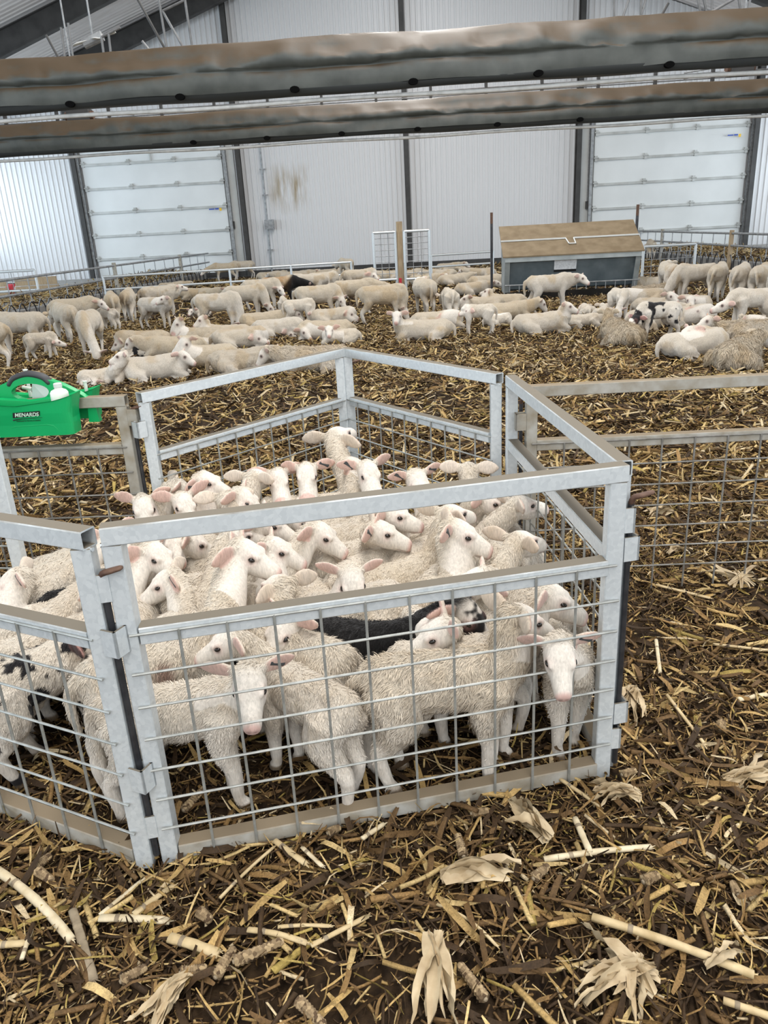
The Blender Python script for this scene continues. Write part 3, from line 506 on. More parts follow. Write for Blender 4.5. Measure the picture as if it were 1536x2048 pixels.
Xl = -pd; Zl = unit(np.array([0, 0, 1.])+pn*.10)
g = Geo(); yb = lambda z: yv(z)+.0035
g.slab([T(-.026, yb(-.04), -.042), T(.090, yb(-.036), -.036), T(.095, yb(-.014), -.016), T(-.021, yb(-.018), -.020)], pn*.0012); part('logo_band', g, 'black', t)
lettering('MENARDS', .0225, 'text_pale', T(.035, yb(-.035)+.002, -.0375), Xl, Zl, .0006, .25, par=t, bold=.0004)
g = Geo(); g.tube([T(-.028, yb(-.05)+.0005, -.052), T(.006, yb(-.046)+.0005, -.0475), T(.098, yb(-.043)+.0005, -.045)], (.0022, .0016, .0005), (.001,), up=pn); part('logo_swoosh', g, 'black', t)
lettering('Dedicated to Service & Quality', .0082, 'black', T(.036, yb(-.06)+.0008, -.0585), Xl, Zl, .0004, .25, par=t)
# bottles and bag standing in the tote
c = T(.158, .085, .015); t = thing('medicine_bottle', 'round white plastic bottle standing in the right end of the green tote', 'bottle', c-zu*.09); g = Geo(); pr = [(.036, -.09), (.037, 0), (.0365, .028), (.030, .038), (.016, .045), (.015, .052)]
g.loft([c+zu*z for r_, z in pr], [(r_, 0, 0) for r_, z in pr], [(0, r_, 0) for r_, z in pr], 24); part('body', g, 'white_plastic', t, smooth=True); g = Geo(); g.loft([c+zu*z for z in (.050, .052, .066, .068)], [(r_, 0, 0) for r_ in (.015, .017, .017, .015)], [(0, r_, 0) for r_ in (.015, .017, .017, .015)], 20); part('cap', g, 'white_trim', t)
c = T(.0, -.06, .015); t = thing('clear_bag', 'crumpled clear plastic packet seen through the hand hole of the green tote', 'packet', c-zu*.05); g = Geo(); g.slab([T(-.04, -.075, -.03), T(.05, -.07, -.035), T(.045, -.085, .055), T(-.025, -.08, .06)], pn*.018); part('film', g, 'bag', t); g = Geo(); g.rod(T(-.075, -.07, .045), T(-.035, -.07, .035), .008); part('cap', g, 'white_plastic', t)
for (u, v, w), lb in (((.198, -.09, .035), 'white syringe tip sticking up at the right end of the green tote'), ((-.062, -.10, .095), 'small white cap sticking up behind the handle of the green tote')):
    c = T(u, v, w); t = thing('syringe', lb, 'syringe', c-zu*.10); g = Geo(); g.rod(c-zu*.10, c+zu*.018, .0075, 10); part('barrel', g, 'white_plastic', t); g = Geo(); g.rod(c+zu*.018, c+zu*.022, .011, 10); part('plunger', g, 'white_plastic', t)
# ---------------------------------------------------------------- animals
def rotz(a): c, s = math.cos(a), math.sin(a); return np.array([[c, -s, 0], [s, c, 0], [0, 0, 1.]])
def head_matrix(yaw, pitch, roll=0):
    y, p, r = (math.radians(a) for a in (yaw, pitch, roll))
    f = np.array([math.cos(p)*math.cos(y), math.cos(p)*math.sin(y), math.sin(p)]); l = np.array([-math.sin(y), math.cos(y), 0]); u = np.cross(f, l)
    l, u = l*math.cos(r)+u*math.sin(r), u*math.cos(r)-l*math.sin(r)
    return np.array([f, l, u]).T
LAMB = dict(L=.45, leg=1.22, torso=.93, fat=.90, neck=1.04, ear=.52)
EWE = dict(L=.385, leg=.95, torso=1.08, fat=1.12, neck=1.12, ear=.52)
CREAM = dict(body=(.585, .495, .375), white=(.70, .645, .575), tan=(.47, .36, .23), pink=(.62, .33, .285))
def make_animal(name, kind, pose, H, root, heading, head=None, yaw=0., pitch=-20., roll=0., seed=1, vox=.0125, tone=0., wool=0., legs=None, tail=.5,
                spots=None, black=None, mark=None, earup=0., eardrop=0., eyes=True, stain=0., tags=0, fat=1.0, mouth=0., hairs=0):
    """one sheep: a continuous body grown from lofted volumes. H withers height, root floor point under the trunk, heading degrees;
    head = world point between the eyes; yaw/pitch/roll aim the head in the world"""
    rng = np.random.RandomState(seed); K = LAMB if kind == 'lamb' else EWE
    g = Geo(); lie = pose == 'lie'; Rb = rotz(math.radians(heading)); root = np.asarray(root, float)
    fw = K['fat']*fat*(1.1 if lie else 1); t = K['torso']; bz = .24 if lie else .765
    rings = [(-.56, .02, .05, .05), (-.535, .03, .12, .10), (-.46, .02, .185, .155), (-.34, .005, .205, .185), (-.16, -.005, .21, .20), (.04, -.01, .215, .205),
             (.22, -.005, .22, .185), (.36, 0, .215, .155), (.46, .005, .18, .125), (.53, .01, .12, .085), (.56, .012, .05, .04)]
    C = []; U = []; V = []
    for x, dz, hh, hw in rings:
        hh2 = hh*(.98 if lie else 1)*(1+(K['fat']*fat-1)*.5); C.append((x*t, 0, bz+dz-(hh2-hh)*.7+(0.02 if lie and x > .2 else 0))); U.append((0, hw*fw, 0)); V.append((0, 0, hh2))
    g.loft(C, U, V, 18)
    lg = K['leg']; R = lambda *a: np.array(a)*lg
    if lie:
        for s in (-1, 1):
            g.tube([(.30*t, .09*s, bz+.02), (.40*t, .13*s, bz-.08), (.55*t, .13*s, .075), (.42*t, .15*s, .05), (.30*t, .14*s, .045)], R(.13, .09, .05, .042, .04))
            g.tube([(-.32*t, .09*s, bz+.03), (-.30*t, .19*s*fw, bz-.06), (-.12*t, .24*s*fw, .10), (-.30*t, .27*s*fw, .05), (-.08*t, .29*s*fw, .045)], R(.16, .14, .09, .045, .04))
    else:
        legs = legs or [rng.uniform(-.13, .13) for _ in range(4)]
        for j, s in ((0, 1), (1, -1)):
            a = legs[j]; off = lambda z: a*(.62-z)/.62*.62
            y = .085*s
            g.tube([(.34*t, y*.8, .74), (.29*t+off(.52), y*1.15, .55), (.325*t+off(.30), y*1.1, .31), (.315*t+off(.1), y*1.1, .10), (.335*t+off(.03), y*1.1, .035)], R(.125, .082, .050, .034, .040), up=(1, 0, 0))
            g.loft([(.345*t+off(0)+dx, y*1.1, z) for dx, z in ((0, 0), (0, .022), (-.008, .06))], [(q*lg, 0, 0) for q in (.046, .044, .036)], [(0, q*lg, 0) for q in (.041, .039, .034)], 12)
        for j, s in ((2, 1), (3, -1)):
            a = legs[j]; off = lambda z: a*(.66-z)/.66*.66
            y = .09*s
            g.tube([(-.36*t, y*.8, .76), (-.32*t+off(.55), y*1.3, .57), (-.40*t+off(.4), y*1.15, .42), (-.49*t+off(.3), y*1.1, .305), (-.445*t+off(.1), y*1.1, .10), (-.42*t+off(.03), y*1.1, .035)],
                   R(.15, .125, .075, .046, .034, .040), up=(1, 0, 0))
            g.loft([(-.41*t+off(0)+dx, y*1.1, z) for dx, z in ((0, 0), (0, .022), (-.008, .06))], [(q*lg, 0, 0) for q in (.046, .044, .036)], [(0, q*lg, 0) for q in (.041, .039, .034)], 12)
    if tail: # hanging tail
        sw = rng.uniform(-.06, .06); zt = bz+.09
        g.tube([(-.53*t, 0, zt), (-.60*t, sw*.3, zt-.06), (-.615*t, sw, zt-.06-.28*tail), (-.59*t, sw*1.4, max(zt-.06-.62*tail, .04))], (.055, .042, .036, .022), up=(1, 0, 0))
    # head
    L = K['L']; B = np.array([.40*t, 0, bz+.055])
    Mh = rotz(-math.radians(heading)) @ head_matrix(yaw, pitch, roll)
    if head is None: head = root+Rb @ (np.array([.80, 0, bz+.45])*H)
    hl = Rb.T @ (np.asarray(head, float)-root)/H
    O = hl-Mh @ np.array([.33, 0, .06])*L
    Ne = O+Mh @ np.array([.02, 0, -.05])*L
    d = Ne-B; mx = .80 if kind == 'lamb' else .85
    if np.linalg.norm(d) > mx: sh = d*(1-mx/np.linalg.norm(d)); O = O-sh; Ne = Ne-sh; d = Ne-B
    k = K['neck']; side = unit(np.cross((0, 0, 1), unit(d+np.array([.15, 0, 0]))))
    mid1 = B+d*.33+np.array([.04, 0, -.01]); mid2 = B+d*.68+np.array([.035, 0, .0])-Mh[:, 0]*.02
    Q = catmull([B+np.array([-.14, 0, -.03]), B, mid1, mid2, Ne], 13); T = np.gradient(Q, axis=0)
    w = np.interp(np.linspace(0, 4, 13), range(5), (.13, .13, .112, .095, .092))*k; hh = np.interp(np.linspace(0, 4, 13), range(5), (.19, .18, .150, .122, .105))*k
    Us = []; Vs = []
    for i in range(13):
        tt = unit(T[i]); wgt = i/12.; sd = unit(side*(1-wgt)+Mh[:, 1]*wgt); sd = unit(sd-tt*sd.dot(tt)); Us.append(sd*w[i]); Vs.append(np.cross(tt, sd)*hh[i])
    g.loft(Q, Us, Vs, 14)
    hr = [(-.16, -.03, .09, .09), (-.10, -.02, .18, .16), (.02, 0, .240, .222), (.16, -.005, .262, .246), (.30, -.035, .264, .242), (.42, -.068, .244, .222), (.56, -.098, .205, .176), (.70, -.122, .182, .156),
          (.82, -.140, .166, .146), (.91, -.155, .148, .134), (.965, -.165, .122, .112), (.995, -.170, .085, .078), (1.005, -.172, .03, .03)]
    hr = [(x if x < .33 else .33+(x-.33)*.80, z, a_, b_) for x, z, a_, b_ in hr]     # short lamb-like muzzle
    h3 = lambda x, y, z: O+Mh @ np.array([x, y, z])*L
    g.loft([h3(x, 0, z) for x, z, a, b in hr], [Mh[:, 1]*b*L for x, z, a, b in hr], [Mh[:, 2]*a*L for x, z, a, b in hr], 16)
    for s in (-1, 1): # brow and cheek bulges
        g.loft([h3(x, .155*s, .088) for x in (.22, .26, .35, .44, .48)], [Mh[:, 1]*q*L for q in (.02, .055, .072, .055, .02)], [Mh[:, 2]*q*L for q in (.02, .055, .075, .055, .02)], 10)
    ears = []
    for s in (-1, 1):
        e0 = h3(.03, .19*s, .09); dl = Mh[:, 1]*s
        ed = unit(dl*1.0-Mh[:, 0]*(.30+rng.uniform(-.1, .15))+Mh[:, 2]*(earup-eardrop+rng.uniform(-.08, .14))); ef = unit(Mh[:, 0]*.9+Mh[:, 2]*.12+dl*.1); ef = unit(ef-ed*ef.dot(ed)); eu = np.cross(ed, ef)
        el = K['ear']*L*(1+.08*rng.randn()); prof = [(-.1, .09, .07), (.08, .095, .065), (.25, .145, .052), (.46, .172, .046), (.68, .150, .042), (.87, .088, .036), (.98, .03, .02)]
        bend = lambda u: -Mh[:, 2]*.10*u*u*el
        g.loft([e0+ed*el*u+bend(u) for u, a, b in prof], [eu*a*L for u, a, b in prof], [ef*b*L for u, a, b in prof], 12)
        ears.append((e0, ed, ef, el))
    v = np.vstack(g.v)*H
    me = bpy.data.meshes.new('tmp'); me.from_pydata(v.tolist(), [], g.f); ob = bpy.data.objects.new('tmp', me); COL.objects.link(ob)
    r = ob.modifiers.new('r', 'REMESH'); r.mode = 'VOXEL'; r.voxel_size = vox*H; r.use_smooth_shade = True
    sm = ob.modifiers.new('s', 'SMOOTH'); sm.factor = .5; sm.iterations = 3
    dg = bpy.context.evaluated_depsgraph_get(); me2 = bpy.data.meshes.new_from_object(ob.evaluated_get(dg)); bpy.data.objects.remove(ob); bpy.data.meshes.remove(me)
    n = len(me2.vertices); p = np.empty(n*3); me2.vertices.foreach_get('co', p); p = p.reshape(-1, 3)/H
    nr = np.empty(n*3); me2.vertices.foreach_get('normal', nr); nr = nr.reshape(-1, 3)
    q = (p-O) @ Mh/L; q[:, 0] = np.where(q[:, 0] > .33, .33+(q[:, 0]-.33)/.80, q[:, 0]); ay = abs(q[:, 1])
    sstep = lambda x, a, b: (lambda t: t*t*(3-2*t))(np.clip((x-a)/(b-a), 0, 1))
    inhead = (q[:, 0] > -.25) & (q[:, 0] < 1.15) & (abs(q[:, 2]) < .5) & (ay < .9) & (np.linalg.norm(p-(O+Mh[:, 0]*.45*L), axis=1) < 1.0*L)
    face = np.where(inhead, sstep(q[:, 0], -.05, .22), 0)
    earm = np.zeros(n); inner = np.zeros(n)
    for e0, ed, ef, el in ears:
        u = (p-e0) @ ed/el; off = np.linalg.norm((p-e0)-np.outer(u*el, ed), axis=1)/L
        m = ((u > .04) & (u < 1.15) & (off < .20) & (abs((p-e0) @ ef) < .075*L+.05*u*u*L)) * sstep(u, .04, .2); earm = np.maximum(earm, m); inner = np.maximum(inner, m*sstep(nr @ ef, .1, .5))
    low = 0 if lie else 1-sstep(p[:, 2], .30, .48); low = low*np.ones(n)
    fur = np.clip((1-face)*(1-earm)*(1-.8*low), 0, 1)
    big = vnoise(p*4.5+seed*7.1, seed); fine = vnoise(p*np.array([34, 34, 11.]), seed+3); med = vnoise(p*np.array([15, 15, 8.])+3, seed+9)
    curl = vnoise(p*26, seed+5)
    disp = fur*((fine-.5)*(.012+.010*wool)+(med-.5)*(.020+.018*wool)+(curl-.5)*.040*wool)
    p2 = p+nr*disp[:, None]
    # nostrils, mouth line, eye sockets: small carved details
    def dent(c, rad, dep):
        dd = np.linalg.norm(q-np.array(c), axis=1); k = np.exp(-(dd/rad)**2)*inhead; return k, k*dep
    eyek = 0; nosk = 0
    for s in (-1, 1):
        k1, d1 = dent((.37, .222*s, .05), .060, .016); k2, d2 = dent((.985, .045*s, -.165), .032, .012)
        p2 = p2-nr*((d1+d2)*L)[:, None]; eyek = np.maximum(eyek, k1); nosk = np.maximum(nosk, k2)
    zm = -.262+.06*(1-q[:, 0]); mk = np.exp(-((q[:, 2]-zm)/.022)**2)*inhead*sstep(q[:, 0], .60, .72); p2 = p2-nr*(mk*.012*L)[:, None]
    # colour of the coat itself
    cb, cw, ct, cp = (np.array(CREAM[x]) for x in ('body', 'white', 'tan', 'pink'))
    up = sstep(p[:, 2], bz-.12, bz+.16)
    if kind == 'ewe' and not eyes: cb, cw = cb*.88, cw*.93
    w_ = np.clip(.25+.55*big+.35*(1-up)-tone, 0, 1)
    col = cb*(1-w_)[:, None]+cw*w_[:, None]
    tn = np.clip(sstep(big+.25*med, .60, .92)*(.35+stain)+tone*.35*(.6+.8*med), 0, .85); col = col*(1-tn)[:, None]+ct*tn[:, None]
    lw = np.clip(np.maximum(face, low)*.9, 0, 1); whitef = cw*1.02; col = col*(1-lw)[:, None]+whitef*lw[:, None]
    mud = (1-sstep(p[:, 2], .04, .30))*sstep(vnoise(p*9, seed+21), .45, .75)*(0.15 if lie else .38); col = col*(1-mud)[:, None]+np.array((.30, .2, .11))*mud[:, None]
    if spots is not None:
        tt, sc = spots; nn = vnoise(p*sc+seed*3.3, seed+31)+.35*(vnoise(p*sc*3, seed+33)-.5); m = sstep(nn, tt, tt+.06)*(1-.0*face); col = col*(1-m)[:, None]+np.array((.018, .016, .017))*m[:, None]
    if black is not None: m = sstep(p @ np.array(black[:3]), black[3], black[3]+.08); m = m*(1-inner)*(1-(face*sstep(vnoise(p*16, seed+2)+.3*(vnoise(p*40, seed)-.5), .42, .62)*.8 if mouth else 0)); col = col*(1-m)[:, None]+np.array((.012, .011, .011))*m[:, None]
    if mark is not None:
        c, rad, mc = mark; m = np.exp(-(np.linalg.norm((p-np.array(c))*np.array([1, 1, .8]), axis=1)/rad)**4)*(.4+.6*med); col = col*(1-m)[:, None]+np.array(mc)*m[:, None]
    pk = np.clip(inner*.48+.3*earm*(kind == 'lamb')*.3, 0, 1); nz = sstep(q[:, 0], .86, .97)*inhead*(np.linalg.norm(q-np.array((1., 0, -.17)), axis=1) < .2)*.65; pk = np.maximum(pk, nz)
    ek = np.exp(-(np.minimum(np.linalg.norm(q-np.array((.37, .215, .045)), axis=1), np.linalg.norm(q-np.array((.37, -.215, .045)), axis=1))/.10)**2)*inhead; pk = np.maximum(pk, ek*.45)
    col = col*(1-pk)[:, None]+cp*pk[:, None]
    dk = np.clip(np.maximum(nosk*.8, mk*.5), 0, 1); col = col*(1-dk)[:, None]+np.array((.16, .055, .05))*dk[:, None]
    if mouth: k3, d3 = dent((.90, 0, -.285), .10, .05); p2 = p2-nr*(d3*L)[:, None]; k3 = np.clip(k3*1.6, 0, 1)*(nr @ Mh[:, 0] > -.3); col = col*(1-k3)[:, None]+np.array((.33, .08, .10))*k3[:, None]
    dd = np.minimum(np.linalg.norm(q-np.array((.37, .215, .045)), axis=1), np.linalg.norm(q-np.array((.37, -.215, .045)), axis=1))
    if eyes: rim = np.exp(-(dd/.062)**4)*inhead*.75
    else: rim = np.exp(-(dd/.085)**4)*inhead*.97
    col = col*(1-rim)[:, None]+np.array((.035, .02, .016))*rim[:, None]
    if not lie: hf = 1-sstep(p[:, 2], .035, .06); col = col*(1-hf)[:, None]+np.array((.23, .17, .11))*hf[:, None]
    me2.vertices.foreach_set('co', (p2*H).ravel())
    at = me2.attributes.new('coat', 'FLOAT_COLOR', 'POINT'); at.data.foreach_set('color', np.hstack([col, np.ones((n, 1))]).ravel())
    at = me2.attributes.new('fleece', 'FLOAT', 'POINT'); at.data.foreach_set('value', (fur*(1+wool)).ravel())
    me2.materials.clear(); me2.materials.append(MAT['coat']); me2.name = name; me2.update()
    o = bpy.data.objects.new(name, me2); COL.objects.link(o); o.location = root; o.rotation_euler = (0, 0, math.radians(heading))
    if hairs:                                              # short lying hair, flowing down and back over the body
        w = fur*(.25+.75*(p[:, 2] > (.1 if lie else .33))); w = w/w.sum(); ix = rng.choice(n, hairs, p=w); nb = nr[ix]; b0 = p2[ix]+rng.randn(hairs, 3)*vox*.5
        fd = np.stack([np.full(hairs, -.55), .3*np.sign(b0[:, 1]), np.full(hairs, -.8)], 1); sd = np.cross(nb, fd); nz_ = (vnoise(b0*13, seed+41)-.5)*1.5+(vnoise(b0*30, seed+43)-.5)*1.1; fd = fd+sd*nz_[:, None]
        fd = fd-nb*np.sum(fd*nb, 1)[:, None]; fd /= np.linalg.norm(fd, axis=1)[:, None]+1e-6; sd = np.cross(nb, fd); ln = (.019+.022*rng.rand(hairs))*(1+.9*wool)*(.6+.4*fur[ix]); wd = .0021*(1+.6*rng.rand(hairs))*(1.3 if not eyes else 1)
        q0 = b0-nb*.004; q1 = b0+fd*(ln*.5)[:, None]+nb*(ln*.11)[:, None]; q2 = b0+fd*ln[:, None]+nb*(ln*.06)[:, None]; sw = sd*wd[:, None]
        HV = np.stack([q0-sw, q0+sw, q1-sw*.8, q1+sw*.8, q2], 1).reshape(-1, 3)*H; k5 = np.arange(hairs)*5; lp = np.stack([k5, k5+1, k5+3, k5+2, k5+2, k5+3, k5+4], 1).ravel()
        mh = bpy.data.meshes.new('fleece'); mh.vertices.add(len(HV)); mh.vertices.foreach_set('co', HV.ravel()); mh.loops.add(len(lp)); mh.loops.foreach_set('vertex_index', lp.astype(np.int32)); mh.polygons.add(hairs*2); mh.polygons.foreach_set('loop_start', (np.repeat(np.arange(hairs)*7, 2)+np.tile((0, 4), hairs)).astype(np.int32)); mh.update(calc_edges=True)
        hc = np.repeat(np.clip(col[ix]*(.86+.3*rng.rand(hairs, 1)), 0, .9), 5, 0); at = mh.attributes.new('coat', 'FLOAT_COLOR', 'POINT'); at.data.foreach_set('color', np.hstack([hc, np.ones((len(hc), 1))]).ravel()); mh.materials.append(MAT['hair']); ho = bpy.data.objects.new('fleece', mh); COL.objects.link(ho); ho.parent = o
    if eyes:
        for s in (-1, 1):
            ge = Geo(); c = h3(.36, .205*s, .05)*H; rr = L*H*.046; ax = Mh @ unit((.25, s, .1)); fx = Mh[:, 0]; fx = unit(fx-ax*fx.dot(ax)); uz = np.cross(ax, fx)
            a = np.linspace(-1, 1, 9); rad = np.sqrt(np.clip(1-a*a, .02, 1))
            ge.loft([c+ax*rr*.75*x for x in a], [fx*rr*1.25*b for b in rad], [uz*rr*.78*b for b in rad], 14); mesh_obj('eye', ge, MAT['eye'], o, smooth=True)
    for s in (1, -1):
        if tags and (tags == 2 or tags == s):
            e0, ed, ef, el = ears[1 if s == 1 else 0]; c = (e0+ed*el*.42+ef*.035*L)*H; gt = Geo(); eu = np.cross(ed, ef); z = L*H
            dn = unit(eu*.55+ed*.8)
            gt.loft([c-dn*z*.13, c-dn*z*.125, c+dn*z*.125, c+dn*z*.13], [np.cross(dn, ef)*z*.045*a for a in (.9, 1, 1, .9)], [ef*z*.018]*4, 4); mesh_obj('ear_tag', gt, MAT['tag'], o)
    return o
# ---------------------------------------------------------------- placing the animals
FOOT = []
SETTLE = {3: (0.503, 2.130, 288), 4: (-0.152, 2.419, 202), 5: (-0.305, 2.141, 144), 6: (0.205, 2.046, 4), 7: (0.244, 2.264, 51), 8: (0.464, 2.412, 130), 9: (-0.154, 2.201, 339), 10: (0.230, 2.209, 168), 11: (-0.263, 2.512, 291), 12: (0.077, 2.372, 22), 13: (0.016, 2.622, 29), 14: (-0.052, 2.770, 47), 15: (-0.203, 2.827, 19), 16: (-0.596, 2.616, -3), 17: (-0.806, 2.773, -7), 18: (-0.726, 2.893, -7), 19: (-0.729, 2.326, 61), 20: (-0.719, 2.073, 32), 21: (-0.594, 2.502, 2), 22: (-1.123, 2.279, 42), 23: (-0.523, 2.355, 210), 24: (-1.076, 2.611, 28), 25: (-0.889, 2.404, 94), 26: (-1.387, 2.535, 41), 27: (-1.208, 2.442, 197), 28: (-1.383, 2.295, 8), 29: (-1.331, 2.757, 47), 30: (-1.319, 2.907, 46), 31: (-1.690, 2.419, 230), 33: (-1.528, 2.144, 156), 34: (-0.323, 3.262, 0), 35: (-0.208, 3.044, 42), 36: (-0.276, 2.924, 104), 37: (-0.434, 2.913, 86), 38: (-0.687, 2.941, 68), 39: (-0.902, 3.130, -5), 40: (-1.118, 2.923, 65), 41: (-0.173, 3.102, 330), 42: (0.106, 3.054, 305), 43: (0.409, 2.921, 96), 44: (0.176, 2.868, 47), 45: (0.251, 2.681, 61), 46: (-1.041, 2.855, 65), 47: (-0.599, 3.165, 177), 48: (-0.811, 3.252, -1), 49: (-0.545, 2.823, 89), 50: (-0.699, 3.024, 361), 51: (0.045, 3.047, 23), 52: (0.520, 2.942, 93)}   # where the crowded lambs stand: x, y, heading
def put(kind, pose, label, gpx=None, hd=0., head=None, z=None, yaw=None, pitch=-18., H=None, reach=.84, group=None, seed=None, **kw):
    """gpx: floor point under the trunk as the photo shows it; or head: where the photo shows the eyes, at height z"""
    seed = seed or (len(FOOT)*37+11); H = H or (.43 if kind == 'lamb' else .67); yaw = hd if yaw is None else yaw; a = math.radians(hd); d = np.array([math.cos(a), math.sin(a), 0]); ya = math.radians(yaw); yd = np.array([math.cos(ya), math.sin(ya), 0])
    graze = pose == 'graze'; lie = pose == 'lie'
    if gpx is not None:
        root = P(*gpx); hp = None
        if len(FOOT) in SETTLE: sx, sy, hd = SETTLE[len(FOOT)]; root = np.array([sx, sy, 0.]); a = math.radians(hd); d = np.array([math.cos(a), math.sin(a), 0]); yd = d
        nt = root+d*(.52 if lie else .56)*H+yd*.22*H+zu*(.62 if lie else 1.16)*H
        if graze: nt = root+d*.92*H+zu*.22*H
        if head is None and not lie: nt = root+d*1.0*H+yd*.12*H+zu*(.62 if group else .72)*H
        if head is None and lie: nt = root+d*.72*H+yd*.22*H+zu*.36*H
        hp = near_ray(*head, nt) if head else nt
    else:
        hp = P(*head, z); root = hp-(d*(reach-.22)+yd*.22)*H; root = root*(1, 1, 0)
        if len(FOOT) in SETTLE: sx, sy, hd = SETTLE[len(FOOT)]; root = np.array([sx, sy, 0.])
    kw.setdefault('eyes', kind == 'lamb' and group is None); kw.setdefault('vox', .0115 if group is None else .021); kw.setdefault('hairs', (16000 if len(FOOT) < 4 else 8000) if group is None else (9000 if kw.get('wool', 0) > .55 else 0))
    o = make_animal('lamb' if kind == 'lamb' else 'ewe', kind, 'lie' if lie else 'stand', H, root, hd, hp, yaw, pitch, seed=seed, **kw)
    tag(o, label, 'lamb' if kind == 'lamb' else 'sheep', group or 'white lambs in the sorting pen'); FOOT.append((label, root[0], root[1], hd, H, pose)); return o
pen = lambda label, hx, hy, z, hd, yaw, pitch=-18, **kw: put('lamb', 'stand', label, None, hd, (hx, hy), z, yaw, pitch, **kw)
# front row against the nearest panel
put('lamb', 'stand', 'white lamb nearest the hinge, side on, turning its face to the viewer', (385, 1606), 4, (499, 1381), None, 276, -32, H=.425, tags=1, seed=3, tail=.8, legs=(-.03, .10, .02, -.10), tone=.0, eardrop=.05)
put('lamb', 'stand', 'white lamb standing rump first behind the front wires, left of the big cream lamb', (628, 1560), 136, (440, 1285), None, 185, -14, H=.40, seed=5, tail=0, legs=(.05, -.05, -.12, .10))
put('lamb', 'stand', 'big cream shaggy lamb along the front wires, its back to the middle', (888, 1556), 3, (1058, 1236), None, 25, -22, H=.455, seed=8, tone=.25, wool=.4, legs=(.05, -.02, -.10, .06), tail=.3, earup=.1)
put('lamb', 'stand', 'white lamb at the right corner post, facing out through the wires', (1118, 1478), 288, (1122, 1322), None, 268, -38, H=.41, seed=9, tags=1, tail=0)
pen('white lamb looking down over the back of the lamb nearest the hinge, ear tagged', 556, 1268, .42, 215, 228, -28, tags=-1, seed=14)
put('lamb', 'stand', 'woolly cream lamb standing diagonally in front, its rump by the middle wires', (668, 1480), 118, (548, 1168), None, 132, -10, H=.44, seed=15, wool=.4, tone=.15, tail=0)
pen('white lamb in profile at the right, above the one facing out of the corner', 1122, 1196, .50, 20, 352, -22, seed=17, tone=.0)
pen('cream lamb seen from behind at the right side panel with one big pink ear', 1052, 1078, .52, 62, 38, -6, seed=19, tone=.12, earup=.15)
pen('white lamb facing left with a tag strip hanging over its cheek', 938, 1163, .50, 176, 186, -12, tags=1, seed=21)
pen('black lamb with a grizzled grey and white face and its mouth open', 948, 1236, .43, 350, 322, -34, seed=23, black=(0, 0, 0, -1), mouth=1)
pen('white lamb resting its head on the cream shaggy back, face to the left', 862, 1268, .44, 205, 188, -18, seed=25, earup=.7)
pen('white lamb with a narrow face and pink ears, looking straight out below the middle rail', 706, 1172, .46, 285, 276, -40, seed=27, H=.40)
# middle of the pen
pen('long cream lamb with its head held high, right of the middle', 934, 1066, .56, 38, 352, -20, tags=-1, seed=29, tone=.18, H=.46)
pen('cream lamb just behind the high headed one, looking away with a pink ear', 912, 1024, .55, 36, 40, -5, seed=31, tone=.2)
pen('lamb bleating with its mouth open under the front top rail', 800, 1028, .53, 20, 350, -12, seed=33, mouth=1)
pen('lamb facing right with a dark tag in a low ear, right of the middle', 775, 1062, .50, 2, 352, -14, tags=-1, seed=35)
pen('lamb facing right with its chin on the smooth back beside it', 655, 1070, .50, 8, 348, -28, tags=1, seed=37)
pen('lamb with a pink ear facing right just under the front top rail', 552, 1046, .53, 12, 350, -22, seed=39)
pen('lamb half hidden by its neighbour, nose down to the right under the front top rail', 612, 1040, .51, 10, 346, -26, seed=41)
pen('lamb seen from behind with both small pink ears spread', 486, 1068, .52, 40, 30, -10, seed=43)
pen('large cream lamb at left with neck stretched up and a red brown scar', 508, 1108, .56, 52, 350, -22, H=.47, seed=45, tone=.12, reach=1.0, wool=.2, mark=((-.02, -.19, .80), .07, (.16, .06, .04)))
pen('white lamb with pink ears facing right behind the stretched neck', 566, 1098, .49, 20, 352, -20, seed=47)
pen('lamb with bright eyes and a pink nose at left, facing right', 322, 1112, .52, 30, 330, -22, seed=49, tags=0)
pen('small lamb dozing with its face to the left under the stretched neck', 318, 1166, .46, 185, 192, -22, seed=51, tags=1, H=.40)
pen('black lamb with a white crown and a white ringed ear', 398, 1084, .48, 12, 20, -30, seed=53, black=(-1, 0, .0, -.62))
pen('lamb behind the black one with dark tags in both ears', 344, 1084, .51, 95, 300, -18, tags=2, seed=55)
pen('lamb whose face shows beside the left hinge post', 236, 1078, .50, 20, 318, -16, seed=57, tags=-1)
pen('lamb with its head turned out of the left edge, above the spotted lamb', 14, 1166, .47, 186, 195, -24, seed=59, tags=1)
pen('smooth backed lamb behind the front left panel, middle of three', 210, 1190, .42, 8, 6, -40, seed=61)
put('lamb', 'stand', 'round backed lamb seen over the front left top rail', (138, 1240), 12, None, None, 10, -45, seed=63, H=.45)
put('lamb', 'stand', 'lamb farthest back of those behind the front left top rail', (118, 1172), 20, None, None, 15, -40, seed=65, H=.44)
put('lamb', 'stand', 'tall white lamb cut off by the left edge above the front left rail', (-8, 1262), 262, None, None, 260, -10, H=.47, seed=67, tail=0)
put('lamb', 'stand', 'white lamb with black blotches, rump to the viewer, behind the front left wires', (118, 1520), 44, (158, 1268), None, 60, 5, H=.43, seed=72, spots=(.64, 6.5), tail=.2, legs=(.05, .0, -.14, .12))
put('lamb', 'stand', 'dark brown and white mottled lamb at the left edge', (-12, 1400), 150, None, None, 150, -35, H=.41, seed=71, spots=(.44, 5.0))
